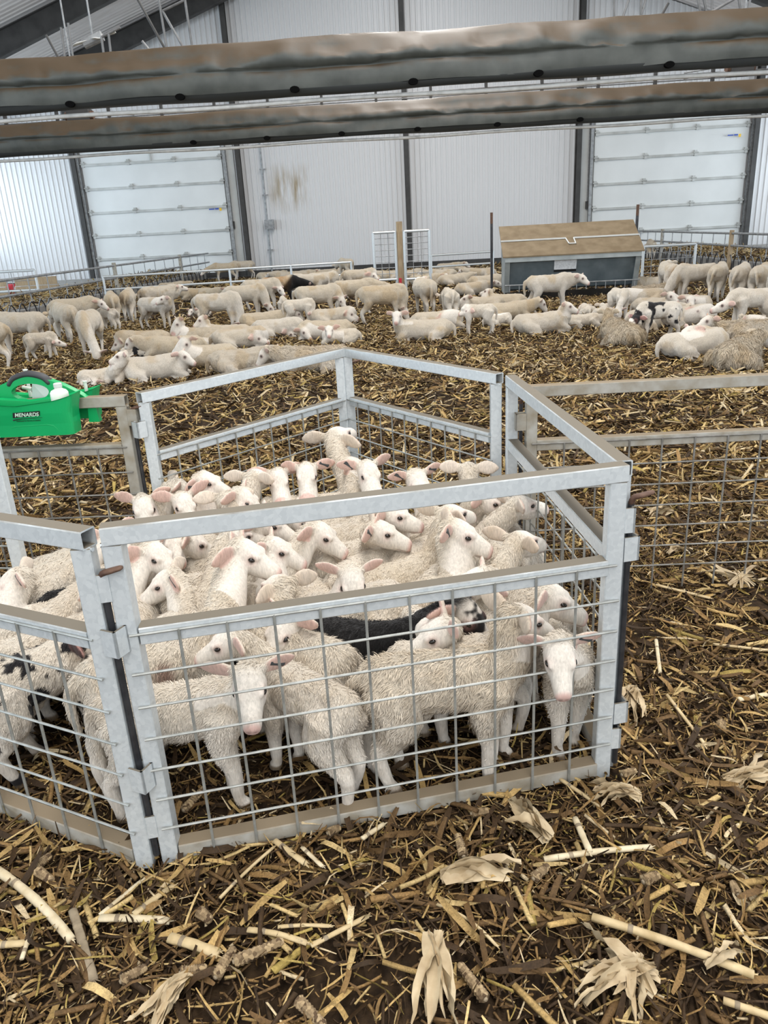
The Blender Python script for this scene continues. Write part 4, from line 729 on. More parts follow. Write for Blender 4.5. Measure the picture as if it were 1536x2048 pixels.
# back of the pen
pen('lamb standing tall at the back panel, seen from behind with both ears out', 680, 866, .68, 14, 62, 8, H=.50, reach=.70, seed=73, tone=.1, tail=.3)
pen('lamb facing right with one long pink ear, below the tallest lamb', 716, 930, .57, 60, 10, -12, seed=75)
pen('white lamb staring straight at the viewer over the front top rail', 612, 945, .58, 75, 272, -26, seed=77, tags=1)
pen('lamb staring out just left of the one with both ears spread', 556, 950, .57, 60, 282, -24, seed=79, tags=-1)
pen('lamb seen from behind with a pink ear, left of the two staring faces', 518, 950, .57, 48, 66, -4, seed=81, earup=.1)
pen('lamb with a drooping ear and a tag, in profile near the back left corner', 424, 962, .57, 25, 345, -12, seed=83, tags=-1, eardrop=.75)
pen('lamb with its head hidden behind the droopy eared one', 372, 985, .52, 35, 20, -50, seed=85)
pen('lamb looking over the front top rail with a tag in its left ear', 742, 950, .58, 280, 292, -30, seed=87, tags=-1)
pen('white lamb whose face is crossed by the front top rail', 838, 962, .56, 255, 290, -36, seed=89, tags=2)
pen('lamb at the back right panel with only its crown above the front top rail', 938, 942, .55, 100, 80, -25, seed=91)
pen('white lamb in profile at the right panel with its nose on a neighbour', 990, 1002, .52, 40, 348, -14, seed=93)
pen('white lamb with its head against the right side wires', 1052, 1006, .53, 62, 22, -2, seed=95, earup=.35)
pen('lamb with one upright ear just above the left end of the front top rail', 288, 1020, .52, 70, 285, -30, seed=97, earup=.4)
pen('lamb with a pink ear showing over the front top rail at left', 372, 1012, .52, 200, 300, -25, seed=99, earup=.3)
put('lamb', 'stand', 'lamb with a turquoise paint mark on its back', (398, 1196), 20, None, None, 20, -45, H=.43, seed=101, mark=((.02, 0, 1.0), .16, (.10, .42, .36)))
pen('lamb whose crown shows left of the middle under the back left panel', 455, 1002, .50, 100, 95, -35, seed=103)
pen('lamb whose pale crown shows below the two staring faces', 500, 1000, .52, 350, 345, -30, seed=105)
put('lamb', 'stand', 'smooth cream lamb filling the middle of the pen, head out of sight', (652, 1212), 8, None, None, 8, -50, H=.44, seed=107, tone=.1)
put('lamb', 'stand', 'white lamb along the right side wires, only its back in sight', (1030, 1232), 70, None, None, 75, -30, H=.42, seed=111)
# ---------------------------------------------------------------- the flock behind
FG = 'sheep of the flock behind the pen'
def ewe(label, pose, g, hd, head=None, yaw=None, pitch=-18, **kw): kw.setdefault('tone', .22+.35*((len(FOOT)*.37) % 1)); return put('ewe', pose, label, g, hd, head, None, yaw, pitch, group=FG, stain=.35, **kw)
def kid(label, pose, g, hd, head=None, yaw=None, pitch=-18, **kw): kw.setdefault('H', .44); return put('lamb', pose, label, g, hd, head, None, yaw, pitch, group=FG, **kw)
ewe('ewe cut off by the left edge, only its rump and hind legs showing', 'stand', (-30, 742), 182)
ewe('ewe standing side on at the left feed fence, head through the hoops', 'stand', (52, 712), 176, None, 176, -45, tone=.2)
ewe('ewe standing rump towards the viewer behind the small walking lamb', 'stand', (140, 688), 128, None, 130, -40)
ewe('ewe at the left fence with her head turned back to the right', 'stand', (158, 670), 14, (206, 607), 345, -25)
kid('small lamb walking right beside the left feed fence', 'stand', (90, 722), 4, (119, 684), 10, -8, tone=.15, tail=.6, legs=(.22, -.1, .2, -.2), H=.42)
ewe('ewe grazing head on towards the viewer at left', 'graze', (189, 712), 276, (193, 716), 276, -72, tone=.15)
ewe('ewe rump on at the left feed fence, nearer of a pair of rumps', 'stand', (232, 655), 108, None, 110, -40)
ewe('ewe rump on at the left feed fence, farther of a pair of rumps', 'stand', (264, 645), 100, None, 100, -40)
kid('lamb suckling under the ewes at the left fence', 'stand', (222, 664), 150, None, 140, -20)
ewe('white ewe standing alert with her head turned left, in front of the left fence', 'stand', (318, 660), 335, (322, 598), 212, -14, H=.60, tone=.0, seed=401)
ewe('ewe standing behind the alert white one, head raised to the right', 'stand', (328, 636), 12, (363, 573), 20, -5, tone=.2)
ewe('smooth white ewe lying nearest the pen at left, head to the right', 'lie', (312, 762), 5, (373, 712), 345, -22, tone=-.05, seed=411, H=.66)
kid('white lamb sitting against the nearest lying ewe, looking left', 'lie', (246, 764), 262, (236, 712), 195, -10, H=.52, tone=0)
kid('lamb curled up asleep just above the green tote', 'lie', (196, 770), 215, (184, 771), 230, -35, H=.42)
ewe('ewe lying with her nose on the straw, facing left, behind the nearest lying one', 'lie', (288, 702), 182, (232, 688), 196, -30)
kid('spotted lamb lying among the left ewes', 'lie', (276, 720), 10, None, 5, -35, spots=(.58, 7), H=.42)
kid('small lamb lying close to the spotted one, head up to the left', 'lie', (312, 706), 190, (300, 688), 215, -15, H=.42)
kid('small lamb lying to the right of its twin, face to the viewer', 'lie', (338, 706), 300, (326, 691), 285, -15, H=.42)
ewe('tan sided ewe lying behind the head of the nearest lying one', 'lie', (352, 716), 182, None, 182, -40, tone=.6)
ewe('ewe lying with her head bent down to the left over the smooth white one', 'lie', (412, 738), 186, (367, 688), 240, -42)
ewe('shaggy lying ewe directly behind the back left panel, head to the right', 'lie', (492, 748), 6, (562, 702), 340, -20, wool=.5, tone=.2)
ewe('shaggy lying ewe against the tall back corner of the pen, head hidden', 'lie', (634, 744), 184, None, 184, -40, wool=.6, tone=.25)
ewe('ewe lying in front of the alert white one, nose down left', 'lie', (398, 696), 172, (352, 648), 214, -48, wool=.3)
ewe('tan ewe lying in the middle of the left group, face to the left', 'lie', (452, 690), 178, (399, 640), 200, -22, tone=.4)
ewe('ewe standing with her head low over the lying ones, ears out', 'graze', (442, 664), 356, (488, 655), 335, -60, tone=.05)
ewe('ewe standing behind the low headed one, head lowered to the right', 'stand', (496, 640), 356, (543, 616), 345, -40, tone=.25)
ewe('tan ewe lying below the lowered head', 'lie', (528, 660), 2, None, 0, -45, tone=.7)
kid('white lamb with its neck stretched up between two ewes', 'stand', (570, 640), 100, (563, 605), 140, 15, tone=0)
kid('sturdy lamb standing in the middle of the flock, facing right', 'stand', (602, 656), 6, (630, 628), 350, -12, H=.50, tone=.05)
ewe('cream ewe standing in the middle with her face turned down right', 'stand', (640, 646), 2, (686, 602), 312, -45, tone=.3)
ewe('ewe lying to the right of the sturdy lamb, head up to the right', 'lie', (668, 652), 6, (704, 628), 350, -14, tone=.25)
ewe('tan ewe lying in the middle, her head turned to the viewer', 'lie', (652, 682), 186, (612, 664), 318, -25, tone=.55, fat=1.0)
kid('lamb lying against the tan ewe, white face to the viewer', 'lie', (682, 690), 182, (658, 660), 270, -18, H=.52, tone=.2)
ewe('white ewe lying left of the tan ewe, face to the right', 'lie', (560, 676), 4, (584, 668), 342, -22, tone=0)
ewe('ewe lying behind the back left panel with her chin up to the right', 'lie', (484, 698), 4, (519, 676), 352, -8, tone=.2)
kid('tiny lamb lying in the gap below the low headed ewe', 'lie', (446, 684), 220, (441, 674), 250, -20, H=.40)
kid('tiny lamb lying just below its twin in the left group', 'lie', (462, 696), 200, (452, 690), 260, -20, H=.40)
kid('tiny lamb asleep against the bent headed ewe', 'lie', (420, 700), 180, (412, 690), 230, -30, H=.40)
ewe('rust brown ewe with a dark side standing at the back', 'stand', (562, 615), 4, None, 0, -40, seed=451, mark=((-.1, 0, .95), .42, (.36, .19, .07)), black=(.55, 0, -.5, -.30))
ewe('ewe in front of the rust brown one with her face to the viewer', 'stand', (528, 622), 356, (563, 580), 318, -30, tone=.25)
ewe('ewe standing at the back facing left beside the low gate', 'stand', (622, 608), 176, (592, 570), 192, -16, tone=.1)
ewe('ewe at the back looking right over the low gate end', 'stand', (650, 603), 30, (664, 562), 60, -10, tone=.2)
ewe('big tan backed ewe grazing to the right in the middle of the flock', 'graze', (768, 650), 356, (813, 624), 345, -55, tone=.55, seed=457, fat=1.1)
ewe('ewe standing close behind the big tan backed grazer', 'stand', (712, 630), 4, None, 2, -50, tone=.45)
ewe('ewe standing at the low gate with her face to the viewer', 'stand', (722, 596), 6, (750, 551), 318, -20, tone=.3)
ewe('broad ewe seen from behind by the wooden post, looking left', 'stand', (850, 632), 104, (845, 558), 165, -6, tone=.25, fat=1.25, tail=.8)
kid('small sheep seen from behind, right of the broad ewe', 'stand', (900, 640), 98, None, 95, -35, H=.54, tone=.15)
ewe('ewe lying by herself in the middle, looking straight at the viewer', 'lie', (848, 682), 180, (793, 632), 262, -18, tone=.2, seed=463)
ewe('ewe lying behind the one that stares, face to the right', 'lie', (876, 662), 2, (894, 632), 345, -12, tone=.3)
kid('lamb standing alone right of the lying ewes, rump to the right', 'stand', (956, 672), 168, (932, 622), 186, 0, H=.47, tone=.05, legs=(-.05, .06, -.05, .06))
kid('lamb lying behind the lone standing lamb', 'lie', (996, 654), 15, (990, 632), 20, -5, H=.45)
ewe('ewe lying with her head up to the left, left of the feeder', 'lie', (962, 628), 182, (928, 597), 185, -12, tone=.35)
ewe('tan ewe lying in front of the feeder with her head high to the left', 'lie', (1006, 622), 172, (973, 582), 150, 0, tone=.45)
ewe('dark tan ewe lying flat left of the standing white ewe', 'lie', (1012, 642), 5, None, 0, -45, tone=.75)
ewe('white ewe standing side on in front of the feeder, face to the viewer', 'stand', (1098, 627), 4, (1168, 556), 318, -22, tone=.02, seed=471, fat=.92)
ewe('ewe lying below the white ewe at the feeder, head up to the right', 'lie', (1082, 668), 6, (1141, 612), 338, -16, tone=.12, seed=473)
kid('lamb lying beside the lying ewe under the feeder', 'lie', (1166, 656), 350, None, 350, -30, H=.46, tone=.1)
kid('lamb huddled left in the pair in front of the feeder trough', 'lie', (1172, 634), 90, (1165, 612), 110, -5, H=.45)
kid('lamb huddled right in the pair in front of the feeder trough', 'lie', (1206, 638), 60, (1204, 610), 80, -5, H=.45)
ewe('shaggy tan ewe sitting with her back to the viewer, face away', 'lie', (1238, 690), 98, (1222, 622), 50, 0, wool=.9, tone=.55, seed=481, fat=1.1)
kid('white lamb with black spots standing in front of the right group', 'stand', (1312, 684), 186, (1266, 640), 212, -16, H=.52, spots=(.64, 7), seed=485, tone=-.2, legs=(.05, -.05, -.12, .12))
ewe('white faced ewe lying at right with head turned back to the left', 'lie', (1386, 716), 8, (1372, 663), 196, -16, tone=.02, seed=487)
ewe('grey fleeced ewe curled up nearest at right, back to the viewer', 'lie', (1474, 736), 48, (1530, 672), 40, -25, wool=1., tone=.5, seed=489, fat=1.15)
ewe('tan fleeced ewe lying behind the white faced one, nose to the left', 'lie', (1452, 692), 178, (1410, 641), 190, -14, wool=.8, tone=.5)
ewe('ewe in profile at the right edge with her face to the right', 'lie', (1512, 690), 20, (1500, 642), 345, -22, wool=.6, tone=.25, seed=493)
ewe('ewe lying at right with both pink ears out, facing the viewer', 'lie', (1386, 630), 282, (1382, 600), 268, -20, tone=.05, eardrop=.1)
ewe('ewe lying left of the pink eared face, looking down right', 'lie', (1318, 634), 330, (1346, 592), 300, -20, tone=.15)
ewe('ewe lying behind the spotted lamb with her face to the viewer', 'lie', (1372, 654), 350, (1402, 622), 286, -20, tone=.15)
ewe('ewe standing seen from behind with a rusty stain under her tail', 'stand', (1333, 598), 88, (1336, 524), 92, 4, tone=.05, seed=501, mark=((-.58, 0, .70), .17, (.42, .22, .06)), tail=0)
ewe('ewe with her head down to the left and her rump raised at right', 'graze', (1388, 603), 188, (1322, 598), 190, -50, tone=.1)
ewe('ewe at the right feed fence, leftmost of the row of rumps', 'stand', (1432, 604), 58, None, 60, -35, tone=.3)
ewe('ewe at the right feed fence, second of the row of rumps', 'stand', (1476, 608), 56, None, 58, -35, tone=.15)
ewe('ewe at the right feed fence, third of the row of rumps with a bare udder', 'stand', (1516, 610), 52, None, 55, -35, tone=.2)
ewe('ewe at the right feed fence, cut off by the right edge', 'stand', (1556, 622), 48, None, 50, -35, tone=.1)
kid('white sheep standing at the right edge with its face to the left', 'stand', (1500, 668), 178, (1441, 610), 186, -6, H=.60, tone=0)
ewe('ewe lying in the right group with her chin raised to the right', 'lie', (1284, 612), 175, (1256, 588), 20, 2, tone=.15)
kid('white lamb standing head down in front of the lying ewes at right', 'stand', (1236, 640), 275, (1238, 628), 275, -60, H=.5, tone=0)
ewe('grey ewe lying right of the feeder trough, face to the left', 'lie', (1300, 584), 178, (1262, 554), 190, -14, tone=.3)
ewe('shaggy ewe lying low beside the feeder trough', 'lie', (1300, 604), 2, None, 0, -45, tone=.6, wool=.7)
ewe('ewe lying behind the spotted lamb, back to the left', 'lie', (1300, 660), 20, None, 25, -40, tone=.2)
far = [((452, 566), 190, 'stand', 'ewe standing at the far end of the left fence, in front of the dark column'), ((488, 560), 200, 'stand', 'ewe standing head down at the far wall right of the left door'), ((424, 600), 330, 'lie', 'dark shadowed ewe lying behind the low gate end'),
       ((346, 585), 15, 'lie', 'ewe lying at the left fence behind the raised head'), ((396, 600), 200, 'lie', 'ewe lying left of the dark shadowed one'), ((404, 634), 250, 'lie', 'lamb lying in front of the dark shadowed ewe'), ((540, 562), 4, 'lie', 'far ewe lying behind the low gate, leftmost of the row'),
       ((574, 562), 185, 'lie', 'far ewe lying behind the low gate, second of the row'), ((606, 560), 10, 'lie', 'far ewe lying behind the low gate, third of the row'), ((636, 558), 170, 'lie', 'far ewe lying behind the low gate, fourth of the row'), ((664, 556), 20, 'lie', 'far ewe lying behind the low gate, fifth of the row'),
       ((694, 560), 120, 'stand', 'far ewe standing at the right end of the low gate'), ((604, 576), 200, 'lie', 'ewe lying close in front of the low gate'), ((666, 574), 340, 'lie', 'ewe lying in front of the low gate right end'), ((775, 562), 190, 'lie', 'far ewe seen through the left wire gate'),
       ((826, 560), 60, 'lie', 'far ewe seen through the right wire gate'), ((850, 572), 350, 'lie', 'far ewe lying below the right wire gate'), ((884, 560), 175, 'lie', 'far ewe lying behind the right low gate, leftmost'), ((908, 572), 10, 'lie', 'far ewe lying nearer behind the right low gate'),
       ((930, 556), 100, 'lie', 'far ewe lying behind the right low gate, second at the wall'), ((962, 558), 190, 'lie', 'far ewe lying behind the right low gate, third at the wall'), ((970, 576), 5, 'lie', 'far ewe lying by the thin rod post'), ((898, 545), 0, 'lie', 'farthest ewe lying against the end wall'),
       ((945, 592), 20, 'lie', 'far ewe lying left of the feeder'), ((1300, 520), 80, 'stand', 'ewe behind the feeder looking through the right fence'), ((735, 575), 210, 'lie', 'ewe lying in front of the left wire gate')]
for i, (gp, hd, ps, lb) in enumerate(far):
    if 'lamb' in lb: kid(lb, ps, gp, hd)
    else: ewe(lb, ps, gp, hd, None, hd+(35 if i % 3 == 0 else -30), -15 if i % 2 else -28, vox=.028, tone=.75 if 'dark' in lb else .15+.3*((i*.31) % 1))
# ---------------------------------------------------------------- corn stalk bedding
def ribbon(n, L, w, curl, twist, rng, cup=.15):           # a torn leaf: bent, twisted strip, cupped across
    s = np.linspace(0, 1, n); x = (s-.5)*L; z = curl*L*((s-.5)**2*4-.35)+.05*L*np.sin(s*6+rng.rand()*6)*rng.rand(); y = .12*L*np.sin(s*3+rng.rand()*6)*rng.rand(); wd = w*np.clip(1.25*np.sin(np.pi*np.clip(s*.86+.08, 0, 1))**.6, .15, 1)
    a = twist*(s-.5); v = []
    for i in range(n):
        c, q = math.cos(a[i]), math.sin(a[i])
        for k, lift in ((-1, cup), (0, 0), (1, cup)): v.append((x[i], y[i]+k*wd[i]/2*c-lift*wd[i]*q*abs(k), z[i]+k*wd[i]/2*q+lift*wd[i]*c*abs(k)))
    f = [(i*3+j, i*3+j+1, i*3+j+4, i*3+j+3) for i in range(n-1) for j in range(2)]; return np.array(v), f
def shard(L, w, rng, seg=5, half=True):                    # split or whole stalk piece
    a = np.linspace(.1, np.pi-.1, seg) if half else np.arange(seg)*2*np.pi/seg; v = []; f = []; n = 4; b = rng.randn()*.02
    for i in range(n):
        s = i/(n-1); r = w/2*(1+.12*rng.randn()*.5); xx = (s-.5)*L
        for t in a: v.append((xx+rng.randn()*.012*L*(i in (0, n-1)), r*math.cos(t), r*.7*math.sin(t)+b*L*(s-.5)**2*4))
    m = seg; f = [(i*m+j, i*m+(j+1) % m, (i+1)*m+(j+1) % m, (i+1)*m+j) for i in range(n-1) for j in range(m if not half else m-1)]
    if half: f += [(i*m, (i+1)*m, (i+1)*m+m-1, i*m+m-1) for i in range(n-1)]
    f += [tuple(range(m-1, -1, -1)), tuple((n-1)*m+j for j in range(m))]; return np.array(v), f
def scatter(name, label, protos, pos, yaw, tilt, roll, scl, cols, seed):
    """many loose pieces gathered in one mesh"""
    rng = np.random.RandomState(seed); n = len(pos); which = rng.randint(0, len(protos), n); VV = []; LL = []; LS = []; CC = []; base = 0
    for k, (v, f) in enumerate(protos):
        idx = np.nonzero(which == k)[0]
        if not len(idx): continue
        cy, sy, ct, st, cr, sr = np.cos(yaw[idx]), np.sin(yaw[idx]), np.cos(tilt[idx]), np.sin(tilt[idx]), np.cos(roll[idx]), np.sin(roll[idx]); sc = scl[idx]
        x, y, z = (v[None, :, i]*sc[:, None] for i in range(3))
        y, z = y*cr[:, None]-z*sr[:, None], y*sr[:, None]+z*cr[:, None]
        x, z = x*ct[:, None]-z*st[:, None], x*st[:, None]+z*ct[:, None]
        x, y = x*cy[:, None]-y*sy[:, None], x*sy[:, None]+y*cy[:, None]
        V = np.stack([x, y, z], 2)+pos[idx][:, None, :]; m = len(v); VV.append(V.reshape(-1, 3)); CC.append(np.repeat(cols[idx], m, 0))
        lf = np.concatenate([np.array(q) for q in f]); ln = np.array([len(q) for q in f]); off = base+np.arange(len(idx))*m
        LL.append((lf[None, :]+off[:, None]).ravel()); LS.append(np.tile(ln, len(idx))); base += m*len(idx)
    V, Lp, Ln, Cc = np.vstack(VV), np.concatenate(LL), np.concatenate(LS), np.vstack(CC); me = bpy.data.meshes.new(name); me.vertices.add(len(V)); me.vertices.foreach_set('co', V.ravel()); me.loops.add(len(Lp)); me.loops.foreach_set('vertex_index', Lp.astype(np.int32))
    me.polygons.add(len(Ln)); me.polygons.foreach_set('loop_start', np.concatenate([[0], np.cumsum(Ln)[:-1]]).astype(np.int32)); me.update(calc_edges=True); me.validate()
    at = me.attributes.new('tone', 'FLOAT_COLOR', 'POINT'); at.data.foreach_set('color', np.hstack([Cc, np.ones((len(Cc), 1))]).ravel()); me.materials.append(MAT['straw']); o = bpy.data.objects.new(name, me); COL.objects.link(o); return tag(o, label, 'straw', None, 'stuff')
rng = np.random.RandomState(5)
def straw_cols(n, pale=.0):
    base = np.array([(.43, .285, .11), (.54, .39, .175), (.26, .155, .058), (.13, .074, .029), (.05, .028, .012), (.36, .26, .075), (.62, .49, .30)]); p = np.array([.13, .09+pale, .16, .24, .30, .04, .035+pale]); p /= p.sum(); c = base[rng.choice(len(base), n, p=p)]; return c*(.8+.4*rng.rand(n, 1))
def region(y0, y1, dens, cap=None, wl=.62, clump=None):
    """floor points inside the strip of floor the photo shows, denser where bedding gathers"""
    A = .56*(y1*y1-y0*y0)+.84*(y1-y0); n = int(A*dens); y = np.sqrt(y0*y0+rng.rand(n)*(y1*y1-y0*y0)); x = (rng.rand(n)*2-1)*(.54*y+.42)+.04; p = np.stack([x, y, 0*x], 1)
    k = vnoise(p*(1.1 if y1 < 8 else .55)+5, 77)*.6+vnoise(p*3.1+2, 78)*.4
    keep = rng.rand(n) < np.clip((k-.24)*2.4, .10 if y0 < 4 else .45, 1); inside = (p[:, 1] > 1.75) & (p[:, 1] < 4.2) & (abs(p[:, 0]+.2) < .9-.22*abs(p[:, 1]-2.6)*0)
    keep &= ~inside | (rng.rand(n) < .55); keep &= (p[:, 0] > -15.2) & (p[:, 0] < 17.4); return p[keep]
def go(name, label, protos, p, sc, tl, seed, zmax, pale=0.):
    n = len(p); p = p.copy(); p[:, 2] = .002+zmax*rng.rand(n)**1.6; scatter(name, label, protos, p, rng.rand(n)*6.283, rng.randn(n)*tl, rng.randn(n)*.7, sc*(.55+.9*rng.rand(n)), straw_cols(n, pale), seed)
fibres = [ribbon(5, .12, .0045, rng.randn()*.3, rng.randn(), rng) for _ in range(8)]
leafs = [ribbon(6, .16, .018, rng.randn()*.16, rng.randn()*1.3, rng) for _ in range(9)]; bits = [shard(.10*(.5+rng.rand()), .016, rng, 4) for _ in range(7)]+[shard(.16, .010, rng, 4) for _ in range(4)]; chips = [shard(.025*(.5+rng.rand()), .007, rng, 3) for _ in range(6)]; whole = [shard(.13, .019, rng, 6, False) for _ in range(4)]
go('corn_stalk_litter', 'loose split corn stalk pieces strewn over the dark floor near the pen', bits+whole, region(.8, 6.5, 420), .72, .14, 1, .026)
go('corn_leaf_litter', 'torn dry corn leaves strewn over the dark floor near the pen', leafs, region(.8, 6.5, 420), .75, .25, 2, .026)
go('corn_fibre_litter', 'thin dark corn fibres strewn over the near floor', fibres, region(.8, 5.5, 1300), .9, .3, 8, .02)
go('corn_chaff', 'fine chopped corn chaff over the near floor', chips, region(.8, 5.0, 4200), .9, .35, 3, .010)
go('bedding_straw', 'thick bed of dry corn leaves and stalks under the flock', leafs+bits, region(4.4, 16, 640), .95, .30, 4, .06, .14)
go('bedding_straw', 'thin far bedding of dry corn leaves near the end wall and gates', leafs, region(15.5, 29.6, 80), 1.5, .25, 5, .05, .12)
al = []                                                    # feed heaped along the alleys
for q0, q1, e in ((A0, A1, -1), (B0, B1, 1)):
    n = 3500; s = rng.rand(n); u = rng.rand(n); b_ = np.outer(1-s, q0)+np.outer(s, q1); b_[:, 0] += e*(.3+2.2*u); b_[:, 1] = np.minimum(b_[:, 1], 29.9); b_[:, 2] = .25+.22*np.sin(np.pi*np.clip(u*1.1, 0, 1))*rng.rand(n); al.append(b_)
p = np.vstack(al); n = len(p); scatter('feed_straw', 'pale chopped feed heaped in the alleys behind the hoops', leafs+bits, p, rng.rand(n)*6.283, rng.randn(n)*.4, rng.randn(n), 1.5*(.6+.8*rng.rand(n)), straw_cols(n, .25)*.9, 6)
# ---------------------------------------------------------------- single stalks, cobs and husks that stand out
def stalk(label, p0, p1, w, mat='stalk', z=.02, bend=.0, half=False, nodes=1):
    a, b = P(*p0, z), P(*p1, z); a[2] = z+w*.3; b[2] = z; L_ = np.linalg.norm(b-a); d = (b-a)/L_; sd = np.array([-d[1], d[0], 0]); c = (a+b)/2; g = Geo(); n = 9; s = np.linspace(0, 1, n); Q = np.outer(1-s, a)+np.outer(s, b)+np.outer(np.sin(s*np.pi)*bend*L_, sd); r = w/2*(1+.06*np.sin(s*17)); 
    t = thing('corn_stalk', label, 'corn stalk', (c[0], c[1], 0), 'loose corn stalks in front'); U = [sd*k for k in r]; V = [zu*k*(.55 if half else .9) for k in r]; g.loft(Q, U, V, 9); part('stem', g, mat, t, smooth=True)
    for k in range(nodes):
        i = 2+(k*4) % 6; g = Geo(); g.loft([Q[i]-d*.007, Q[i]-d*.003, Q[i]+d*.003, Q[i]+d*.007], [sd*r[i]*q for q in (.98, 1.12, 1.12, .98)], [zu*r[i]*(.55 if half else .9)*q for q in (.98, 1.12, 1.12, .98)], 9); part('node', g, 'stalk_grey', t, smooth=True)
    g = Geo()
    for k in range(3): e = b+d*(.004+.012*rng.rand())+sd*rng.randn()*w*.25; g.tube([b-d*.01+sd*rng.randn()*w*.2, e], (.0022, .0008), n=3, seg=5)
    part('frayed_end', g, mat, t)
for a in (('thick pale corn stalk pointing down right at the lower left', (-8, 1742), (143, 1880), .024, 'stalk_pale', .02, .03), ('flat grey brown stalk standing out right of the thick pale one', (146, 1824), (188, 1962), .022, 'stalk_grey', .015, 0, True),
          ('flat pale split stalk lying level below the pen corner', (200, 1840), (340, 1842), .022, 'stalk_pale', .018, .02, True), ('slim pale stalk meeting the left end of the level one', (200, 1832), (282, 1762), .012, 'stalk_pale', .022, 0, True), ('greenish split stalk slanting up right below the hinge', (268, 1832), (346, 1772), .018, 'stalk', .02, .02, True),
          ('short pale stalk at the far lower left', (44, 1920), (64, 1856), .011, 'stalk_pale', .02), ('long thin brown stalk slanting up to the front panel', (440, 1798), (548, 1694), .009, 'stalk', .02, .02), ('split stalk end just under the front bottom rail', (550, 1684), (612, 1728), .018, 'stalk', .02, 0, True),
          ('pale flat splinter right of the split stalk end', (604, 1696), (644, 1732), .012, 'stalk_pale', .025, 0, True), ('long flat stalk in the lower middle, slightly curved', (496, 1862), (614, 1886), .016, 'stalk', .02, .04, True), ('twin split stalk in the lower middle slanting up right', (622, 1894), (736, 1832), .014, 'stalk', .02, 0, True),
          ('broad split stalk pieces lying left of the cobs', (340, 1880), (438, 1908), .028, 'stalk', .02, .02, True), ('long pale stalk running right from the big husk', (1088, 1722), (1302, 1694), .017, 'stalk_pale', .02, .02), ('short stalk standing above the long pale one', (1150, 1640), (1180, 1704), .018, 'stalk_pale', .03),
          ('longest corn stalk crossing the lower right', (1184, 1838), (1508, 1950), .021, 'stalk', .03, .02), ('thin curved stalk in the lower middle right', (874, 1810), (992, 1890), .008, 'stalk', .02, .08), ('thin stalk along the bottom right edge', (1446, 2004), (1560, 2040), .016, 'stalk', .02),
          ('pale upright chip right of the pen', (1312, 1282), (1320, 1344), .014, 'stalk_pale', .03), ('slanting brown stalk right of the pen', (1334, 1392), (1412, 1492), .012, 'stalk', .02), ('pale broad splinter at the right edge', (1476, 1402), (1548, 1386), .022, 'stalk_pale', .02, 0, True),
          ('long thin stalk at the right edge above the slanting one', (1426, 1290), (1548, 1302), .012, 'stalk', .02), ('stalk lying along the foot of the dirty right panel', (1312, 1172), (1420, 1196), .018, 'stalk', .02, 0, True), ('level split stalk at the lower left edge', (-6, 1894), (52, 1886), .020, 'stalk', .02, 0, True),
          ('short pale stalk at the right of the lower middle', (556, 1856), (658, 1852), .011, 'stalk', .02, .03, True), ('stalk slanting up toward the right corner of the front panel', (724, 1680), (768, 1648), .014, 'stalk_pale', .02), ('stalk lying across the lower right, below the big husk', (1120, 1560), (1200, 1612), .012, 'stalk', .02)): stalk(*a)
def cob(label, px, ang, L_=.09, w=.026):
    c = P(*px, .024); a = math.radians(ang); d = np.array([math.cos(a), math.sin(a), 0]); sd = np.array([-d[1], d[0], 0]); g = Geo(); n = 22; s = np.linspace(0, 1, n); r = w/2*np.clip(1.05-.35*s, .3, 1)*(1+.09*np.where(np.arange(n) % 2, 1, -1)); r[0] *= .8; r[-1] *= .6
    Q = np.outer(s-.5, d)*L_+c; v0 = g.n; g.loft(Q, [sd*k for k in r], [zu*k for k in r], 14); V = g.v[0]; ph = np.tile(np.where(np.arange(14) % 2, 1.06, .94), n); V[:n*14] = np.repeat(Q, 14, 0)+(V[:n*14]-np.repeat(Q, 14, 0))*ph[:, None]
    t = thing('corn_cob', label, 'corn cob', c*(1, 1, 0), 'stripped corn cobs on the floor'); part('core', g, 'cob', t); e = Q[0]; g = Geo(); g.loft([e-d*.004, e-d*.002, e+d*.001], [sd*r[0]*.35, sd*r[0]*.55, sd*r[0]*.6], [zu*r[0]*.35, zu*r[0]*.55, zu*r[0]*.6], 10); part('pith', g, 'stalk_grey', t)
for a in (('cob half buried at the left edge under the pen corner', (90, 1752), -35, .07), ('longest stripped cob in the lower middle, slanting up right', (518, 1902), 24, .12, .028), ('stripped cob left of the longest one', (450, 1924), 68, .08), ('short cob lower left of the longest one', (388, 1942), 8, .06, .03), ('stubby cob at lower left by the greenish leaf', (268, 1948), 35, .06),
          ('broken cob stub under the level stalks', (410, 1832), -40, .045, .028), ('upright cob below the right half of the front panel', (921, 1690), 95, .08), ('cob lying by the husk at the bottom right of centre', (944, 1962), 118, .10), ('dark cob under the pale stalk at right', (1082, 1744), 40, .06), ('short ringed cob at the lower right', (1302, 1756), 25, .05, .03),
          ('tiny ringed cob near the right edge', (1470, 1776), 85, .04, .022), ('cob at the bottom edge left of centre', (622, 2026), -45, .09), ('cob lying inside the pen beside the first lamb', (388, 1598), 65, .10), ('round cob stub at the right edge beside the husk', (1442, 1450), 60, .045, .032), ('cob stub under the front panel, near the right end', (960, 1624), 10, .05),
          ('cob piece right of the pen foot', (1258, 1545), 20, .05), ('cob at the front left panel foot', (86, 1722), 60, .05), ('pale cob end near the lower left rail', (668, 1660), 30, .04)): cob(*a)
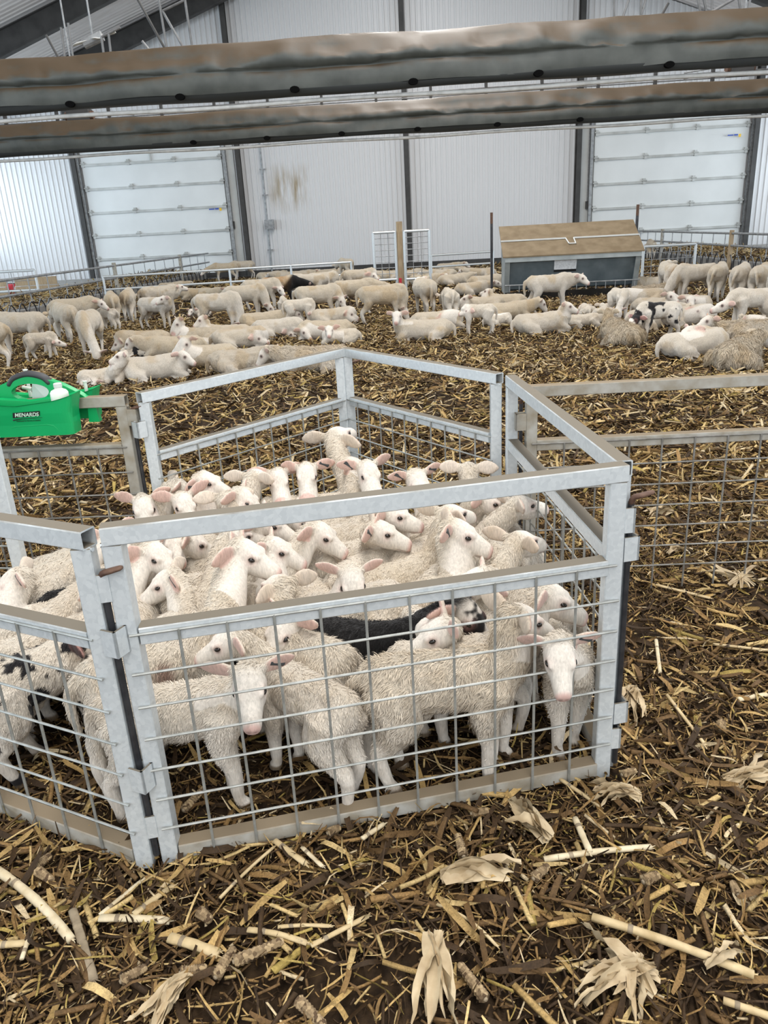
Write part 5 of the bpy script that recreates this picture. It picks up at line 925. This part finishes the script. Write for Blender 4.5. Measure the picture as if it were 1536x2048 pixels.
def husk(label, px, ang, L_, spread, n, seed, w=.04, lift=.5):
    """dry corn husk: several cupped leaves from one butt"""
    r = np.random.RandomState(seed); c = P(*px, .01); t = thing('corn_husk', label, 'corn husk', c*(1, 1, 0), 'dry corn husks on the floor')
    for k in range(n):
        a = math.radians(ang+spread*(r.rand()*2-1)); d = np.array([math.cos(a), math.sin(a), 0]); sd = np.array([-d[1], d[0], 0]); Lk = L_*(.65+.5*r.rand()); m = 12; s = np.linspace(0, 1, m); hz = .012+lift*Lk*(s-s*s)*(.5+.8*r.rand())+.01*r.rand(); sw = r.randn()*.12*Lk*s*s; ww = w*(.6+.7*r.rand())*np.clip(np.sin(np.pi*np.clip(s*.9+.1, 0, 1))**.8, .06, 1); rl = r.randn()*.6+r.randn()*1.1*s; kk = r.rand(m, 5)*.006*(1+2*s[:, None]); sw = sw+.02*Lk*np.sin(s*7+r.rand()*6); hz = hz+.035*Lk*np.sin(s*9+r.rand()*6)*s; g = Geo(); V = []
        for i in range(m):
            o = c+d*(s[i]*Lk-.3*L_)+sd*sw[i]+zu*hz[i]; x = sd*math.cos(rl[i])+zu*math.sin(rl[i]); y = np.cross(d, x)
            for q in (-1, -.5, 0, .5, 1): V.append(o+x*q*ww[i]/2+y*abs(q)**1.6*ww[i]*.28+y*kk[i, int((q+1)*2)])
        top = np.array(V); nn = len(top); f = [(i*5+j, i*5+j+1, i*5+j+6, i*5+j+5) for i in range(m-1) for j in range(4)]; g.add(top, f); part('leaf', g, 'husk', t, smooth=True)
for a in (('big white husk fan below the right half of the front panel', (1072, 1668), 118, .17, 22, 7, 3, .055), ('flat pale husk lying left of the long pale stalk', (925, 1758), 10, .19, 14, 5, 4, .045, .3), ('tall upright pale husk at the bottom right of centre', (872, 1930), 268, .24, 18, 6, 5, .035, .35), ('shredded fibrous husk clump at the bottom right', (1262, 1962), 200, .20, 75, 12, 6, .030, .5),
          ('frayed husk butt at the bottom left', (352, 1994), 250, .16, 30, 8, 7, .022, .5), ('curled husk against the pen at the right corner foot', (1262, 1402), 250, .17, 40, 9, 8, .034, .5), ('feathery husk at the right edge', (1486, 1566), 30, .20, 35, 9, 9, .030, .4), ('tangle of pale fibres at the foot of the dirty right panel', (1478, 1172), 60, .22, 80, 12, 10, .018, .5),
          ('pale husk ring near the right bottom', (1430, 1938), 15, .09, 20, 3, 11, .022, 1.2), ('crumpled husk at the foot of the front right post', (1250, 1600), 170, .15, 40, 7, 12, .028, .5), ('small husk right of the longest stalk', (1345, 1110), 20, .12, 40, 5, 13, .03), ('husk scrap in front of the dirty right panel', (1330, 1030), 200, .16, 40, 6, 14, .035)): husk(*a)
